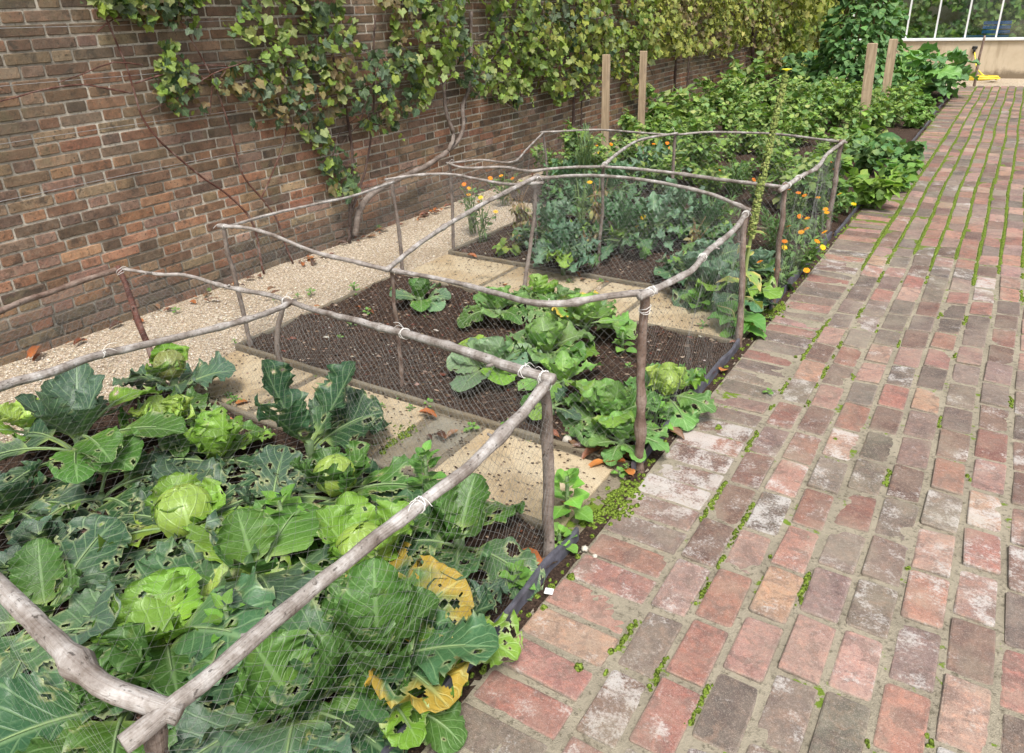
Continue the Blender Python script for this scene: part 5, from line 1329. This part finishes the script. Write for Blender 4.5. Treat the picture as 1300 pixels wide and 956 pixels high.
# stakes
def stake(px, py, tpx, tpy, w, d, lab, zt, mat='wood', rz=.1):
    b = pix(px, py); a = Acc()
    tx, ty = b.x, b.y
    # top found on the vertical through the base, small lean
    t = Vector((zt[0], zt[1], zt[2])) - Vector((b.x, b.y, 0))
    V = []; F = []
    n = 6
    for i in range(n + 1):
        f = i / n; c = t * f if i else Vector((0, 0, -.1)); 
        if i == 0: pass
        e = .004 * noise.noise(Vector((i, px, 0)))
        for (sx, sy) in ((-1, -1), (1, -1), (1, 1), (-1, 1)): V.append((c.x + sx * w / 2 + e, c.y + sy * d / 2, c.z))
    c = t; 
    for (sx, sy) in ((-1, -1), (1, -1), (1, 1), (-1, 1)): V.append((c.x + sx * w * .42, c.y + sy * d * .42, c.z + .006))
    F = [(i * 4 + j, i * 4 + (j + 1) % 4, i * 4 + 4 + (j + 1) % 4, i * 4 + 4 + j) for i in range(n + 1) for j in range(4)] + [tuple((n + 1) * 4 + j for j in range(4))]
    a.add(V, F); o = a.build('wooden_stake', M[mat], None, (b.x, b.y, 0), 0, False); tag(o, lab, 'wooden stake', 'stakes in the beds'); return o
stake(1092, 188, 0, 0, .10, .055, 'nearer of the two pale square stakes by the path', (-1.42, 9.56, 1.13))
stake(1118, 160, 0, 0, .10, .055, 'farther of the two pale square stakes by the path', (-1.45, 11.41, 1.09))
stake(772, 165, 0, 0, .085, .05, 'left wooden stake in front of the brick wall', (-4.79, 9.81, 1.02)) if False else None
def wstake(x_, y_, z, lab):
    p = Vector((x_, y_, 0)); a = Acc(); V = []; F = []; w_ = .036
    box(a, -w_, -.022, -.1, w_, .022, z, .004)
    o = a.build('wooden_stake', M['wood'], None, (p.x, p.y, 0), 0, False); tag(o, lab, 'wooden stake', 'stakes in the beds')
wstake(-3.45, 7.07, 1.17, 'left wooden stake standing in front of the vine wall')
wstake(-3.45, 7.98, 1.15, 'right wooden stake standing in front of the vine wall')
b = pix(1237, 108); a = Acc(); tube(a, spline([Vector((0, 0, -.05)), Vector((-.01, 0, .4)), Vector((.0, 0, .88))], .1), .026, .02, 7, .01, .2)
tag(a.build('rough_stake', M['barkbrown'], None, (b.x, b.y, 0)), 'thin rough stake at the end of the brick path', 'stake')

# small bits
p = pix(697, 757); a = Acc(); box(a, -.013, -.012, .0, .013, .012, .003, .0008); tag(a.build('plant_tag', M['white'], None, (p.x, p.y, .018), .3), 'small white square tag beside the plastic edging', 'plant tag')
p = pix(868, 500); a = Acc(); tube(a, [(0, 0, -.02), (0, 0, .06)], .007, .008, 6); tag(a.build('wooden_peg', M['wood'], None, (p.x, p.y, 0)), 'short wooden peg against the edging of the middle bed', 'peg')
p = pix(508, 352); 
for px, py, s, lab in [(508, 355, .035, 'round brown seed head on the soil by the lone small cabbage'), (565, 322, .0, ''), (720, 565, .02, 'pale flint stone by the fallen leaves near the corner post'), (742, 703, .011, 'white flint stone beside the end of the nearest edging'), (755, 712, .008, 'small white stone touching the brick path edge'), (590, 325, .03, 'brown clod in the front left corner of the far cage')]:
    if not s: continue
    p = pix(px, py); a = Acc(); V = []; nU, nV = 12, 8
    for i in range(nV + 1):
        for j in range(nU):
            ph = PI * i / nV; th = 2 * PI * j / nU; q = s * (1 + .3 * noise.noise(Vector((math.sin(ph) * math.cos(th) * 1.7 + s * 90, math.sin(ph) * math.sin(th) * 1.7, math.cos(ph) * 1.7))))
            V.append((q * math.sin(ph) * math.cos(th), q * math.sin(ph) * math.sin(th), q * .8 * math.cos(ph)))
    a.add(V, [(i * nU + j, (i + 1) * nU + j, (i + 1) * nU + (j + 1) % nU, i * nU + (j + 1) % nU) for i in range(nV) for j in range(nU)], None, (.10, .06, .045) if 'brown' in lab else (.55, .50, .42))
    tag(a.build('stone' if 'stone' in lab else 'soil_clod', M['tint'], None, (p.x, p.y, s * .5 + .015)), lab, 'stone' if 'stone' in lab else 'clod')

# fallen leaves
DRY = [(.30, .095, .028), (.17, .06, .03), (.11, .05, .035), (.38, .15, .045), (.085, .04, .03), (.20, .11, .065)]
fl = []
for k in range(8):
    a = Acc(); L = .11; c = DRY[k % 6]
    leaf(a, (-.05, 0, .004), 0, L, L * .26, rng.uniform(.0, .3), -rng.uniform(.2, .9), 12, 6, 'lance', .08, rng.uniform(.2, .9), .1, 1.5, .015, 0, 1 if k % 2 else 0, vary(c, .15), rng.uniform(-.2, .2), None, None, .05, (.2, .1, .05))
    me = a.mesh('fallen_leaf'); me.materials.append(M['dry']); fl.append(me)
def dry(x, y, z, s=1., k=None, lab='curled brown fallen leaf lying on the ground', grp='fallen leaves', rz=None, name='fallen_leaf'):
    o = bpy.data.objects.new(name, fl[rng.randrange(8) if k is None else k]); C.objects.link(o); o.location = (x, y, z)
    o.rotation_euler = (rng.uniform(-.15, .15), rng.uniform(-.15, .15), rng.uniform(0, 6.28) if rz is None else rz); o.scale = (s, s, s)
    tag(o, lab, 'fallen leaf', grp); return o
for px, py, s, k, lab in [(45, 452, 1.1, 0, 'orange fallen leaf at the wall foot by the left picture edge'), (675, 716, 1., 0, 'orange fallen leaf beside the nearest corner post'), (692, 722, 1., 5, 'brown curled leaf against the nearest corner post foot'), (541, 530, .9, 0, 'orange brown leaf on the slab in front of the middle bed'), (308, 512, .8, 3, 'orange leaf on the slab behind the crumpled cabbage'), (404, 390, .6, 3, 'orange leaf at the gravel corner of the middle bed'), (700, 555, .8, 1, 'brown leaf just left of the nearest corner post top'), (722, 640, .9, 3, 'tan leaf on the slab right of the nearest corner post'), (641, 362, .6, 3, 'yellow leaf under the bright cabbage'), (918, 470, .9, 3, 'orange leaf leaning on the edging of the middle bed'), (857, 551, .8, 5, 'tan leaf laid over the plastic edging')]:
    p = pix(px, py, .02); dry(p.x, p.y, .03, s, k, lab, 'marked fallen leaves')
for px, py in [(735, 572), (752, 578), (762, 582), (775, 586), (745, 568), (785, 592), (798, 600), (770, 578), (727, 566), (790, 582), (758, 590)]:
    p = pix(px, py, .02); dry(p.x, p.y, .03, rng.uniform(.6, 1.), None, 'glossy red brown leaf in the drift along the middle bed front board', 'leaves drifted along the middle bed')
for k in range(110):
    y = 1.55 + 6.5 * rng.random() ** 1.2
    if noise.noise(Vector((y * 1.7, 0, 2))) < -.12 and rng.random() < .8: continue
    x = WX + .04 + abs(rng.gauss(0, .08))
    dry(x, y, .012, rng.uniform(.3, .95), None, 'dry brown leaf in the drift at the foot of the brick wall', 'leaves drifted along the wall foot')
for px, py in [(180, 388), (345, 370), (338, 380), (112, 415), (120, 410), (200, 392), (350, 375), (275, 520), (250, 515), (500, 385), (512, 380), (470, 400), (455, 395), (840, 430), (905, 480), (800, 375), (735, 352), (770, 362), (740, 358), (430, 500), (640, 440), (930, 440), (410, 515), (600, 330), (560, 560), (575, 555), (290, 540), (60, 380), (470, 395), (895, 350), (670, 480), (110, 690), (500, 690), (140, 700), (345, 715), (470, 690), (490, 700), (650, 712), (640, 730), (655, 740), (330, 590), (460, 590), (545, 560), (85, 850), (20, 860), (540, 850), (255, 560)]:
    p = pix(px, py, .01); dry(p.x, p.y, .03, rng.uniform(.35, .8), rng.choice((1, 2, 4, 5, 0)), 'single dry brown leaf scattered over the beds, slabs and gravel', 'scattered dry leaves')

# ------------------------------------------------------------------ far end: low wall, greenhouse, hose
lw = thing('low_wall', 'low stained rendered wall carrying the greenhouse glass', 'low wall', (0, 19.2, 0))
a = Acc(); box(a, -4.1, 0, -.1, 4, .25, .70, .01); a.build('render', M['render'], lw, smooth=False)
a = Acc(); box(a, -4.1, -.05, .703, 4, .28, .755, .008); a.build('sill', M['paint'], lw, smooth=False)
gh = thing('greenhouse', 'white framed greenhouse glazing above the low wall', 'greenhouse', (0, 19.3, .757))
for k in range(15):
    x = -3.9 + k * .56; a = Acc(); box(a, x - .016, -.02, 0, x + .016, .02, 2.2); a.build('glazing_bar', M['paint'], gh, smooth=False)
    if k < 14: a = Acc(); box(a, x + .018, -.003, .0, x + .542, .003, 2.18); a.build('glass_pane', M['glass'], gh, smooth=False)
a = Acc(); box(a, -4.0, -.025, 2.203, 4.0, .03, 2.28); a.build('top_rail', M['paint'], gh, smooth=False)
for k in range(4):
    t = thing('greenhouse_vine', ['dense green vine behind the left greenhouse panes', 'dense green vine behind the panes by the bean tower', 'green vine above the blue bench behind the glass', 'green vine behind the rightmost greenhouse panes'][k], 'climbing vine', (-3.2 + k * 1.9, 20.9, 0), group='vines inside the greenhouse')
    a = Acc(); tube(a, spline([Vector((0, 0, 0)), Vector((.1, 0, 1)), Vector((-.1, 0, 2.6))], .2), .03, .015, 6, .03); a.build('stem', M['barkdark'], t)
    a = Acc()
    for q in range(1500):
        x, z = rng.uniform(-1, 1), rng.uniform(.3, 3.0)
        if noise.noise(Vector((x * 2 + k * 9, z * 2, 0))) < -.25: continue
        vine_leaf(a, (x, rng.uniform(-.5, .3), z), rng.uniform(.10, .19), (rng.gauss(.2, .4), -1, rng.gauss(.5, .4)), rng.gauss(0, .7), vary(rng.choice(BR + [(.09, .17, .04), (.07, .14, .04), (.13, .22, .05)]), .25), .3)
    a.build('foliage', M['vine'], t)
a = Acc(); box(a, -4.3, 21.8, -.1, 5, 22.0, 3.2); o = a.build('back_wall', M['slabgrey'], smooth=False); tag(o, 'dim grey wall at the back of the greenhouse', 'wall')
t = thing('blue_bench', 'blue slatted bench behind the greenhouse glass', 'bench', (-.75, 19.95, 0))
for k in range(4): a = Acc(); box(a, -.42, -.2 + k * .1, .74, .42, -.12 + k * .1, .77, .004); a.build('seat_slat', M['blue'], t, smooth=False)
for k in range(3): a = Acc(); box(a, -.1 - .0, .22, .80 + k * .09, .42, .25, .865 + k * .09, .004); a.build('back_slat', M['blue'], t, smooth=False)
for sx in (-.4, .36):
    for sy in (-.18, .2): a = Acc(); box(a, sx, sy, 0, sx + .05, sy + .05, .738, .004); a.build('leg', M['blue'], t, smooth=False)
# hose
t = thing('garden_hose', 'coiled bright yellow hose on the gravel below the low wall', 'hose', (-.72, 18.35, 0))
a = Acc()
pts = []
for k in range(150):
    th = k * .26; r = .20 + .09 * noise.noise(Vector((k * .07, 0, 0))) + .10
    pts.append(Vector((math.cos(th) * r * 1.25, math.sin(th) * r * .75, .015 + .0004 * k + .012 * abs(math.sin(k * .17)))))
tube(a, pts, .014, seg=6)
e = pts[-1]; tube(a, spline([e, Vector((.15, .25, .06)), Vector((-.02, .55, .18)), Vector((-.12, .80, .42)), Vector((-.15, .83, .50))], .05), .014, seg=6)
a.build('coil', M['yellow'], t)
a = Acc(); tube(a, [(-.15, .83, .48), (-.15, .76, .52), (-.15, .84, .56)], .03, .025, 8); box(a, -.20, .80, .54, -.10, .84, .60, .01); a.build('tap', M['black'], t)
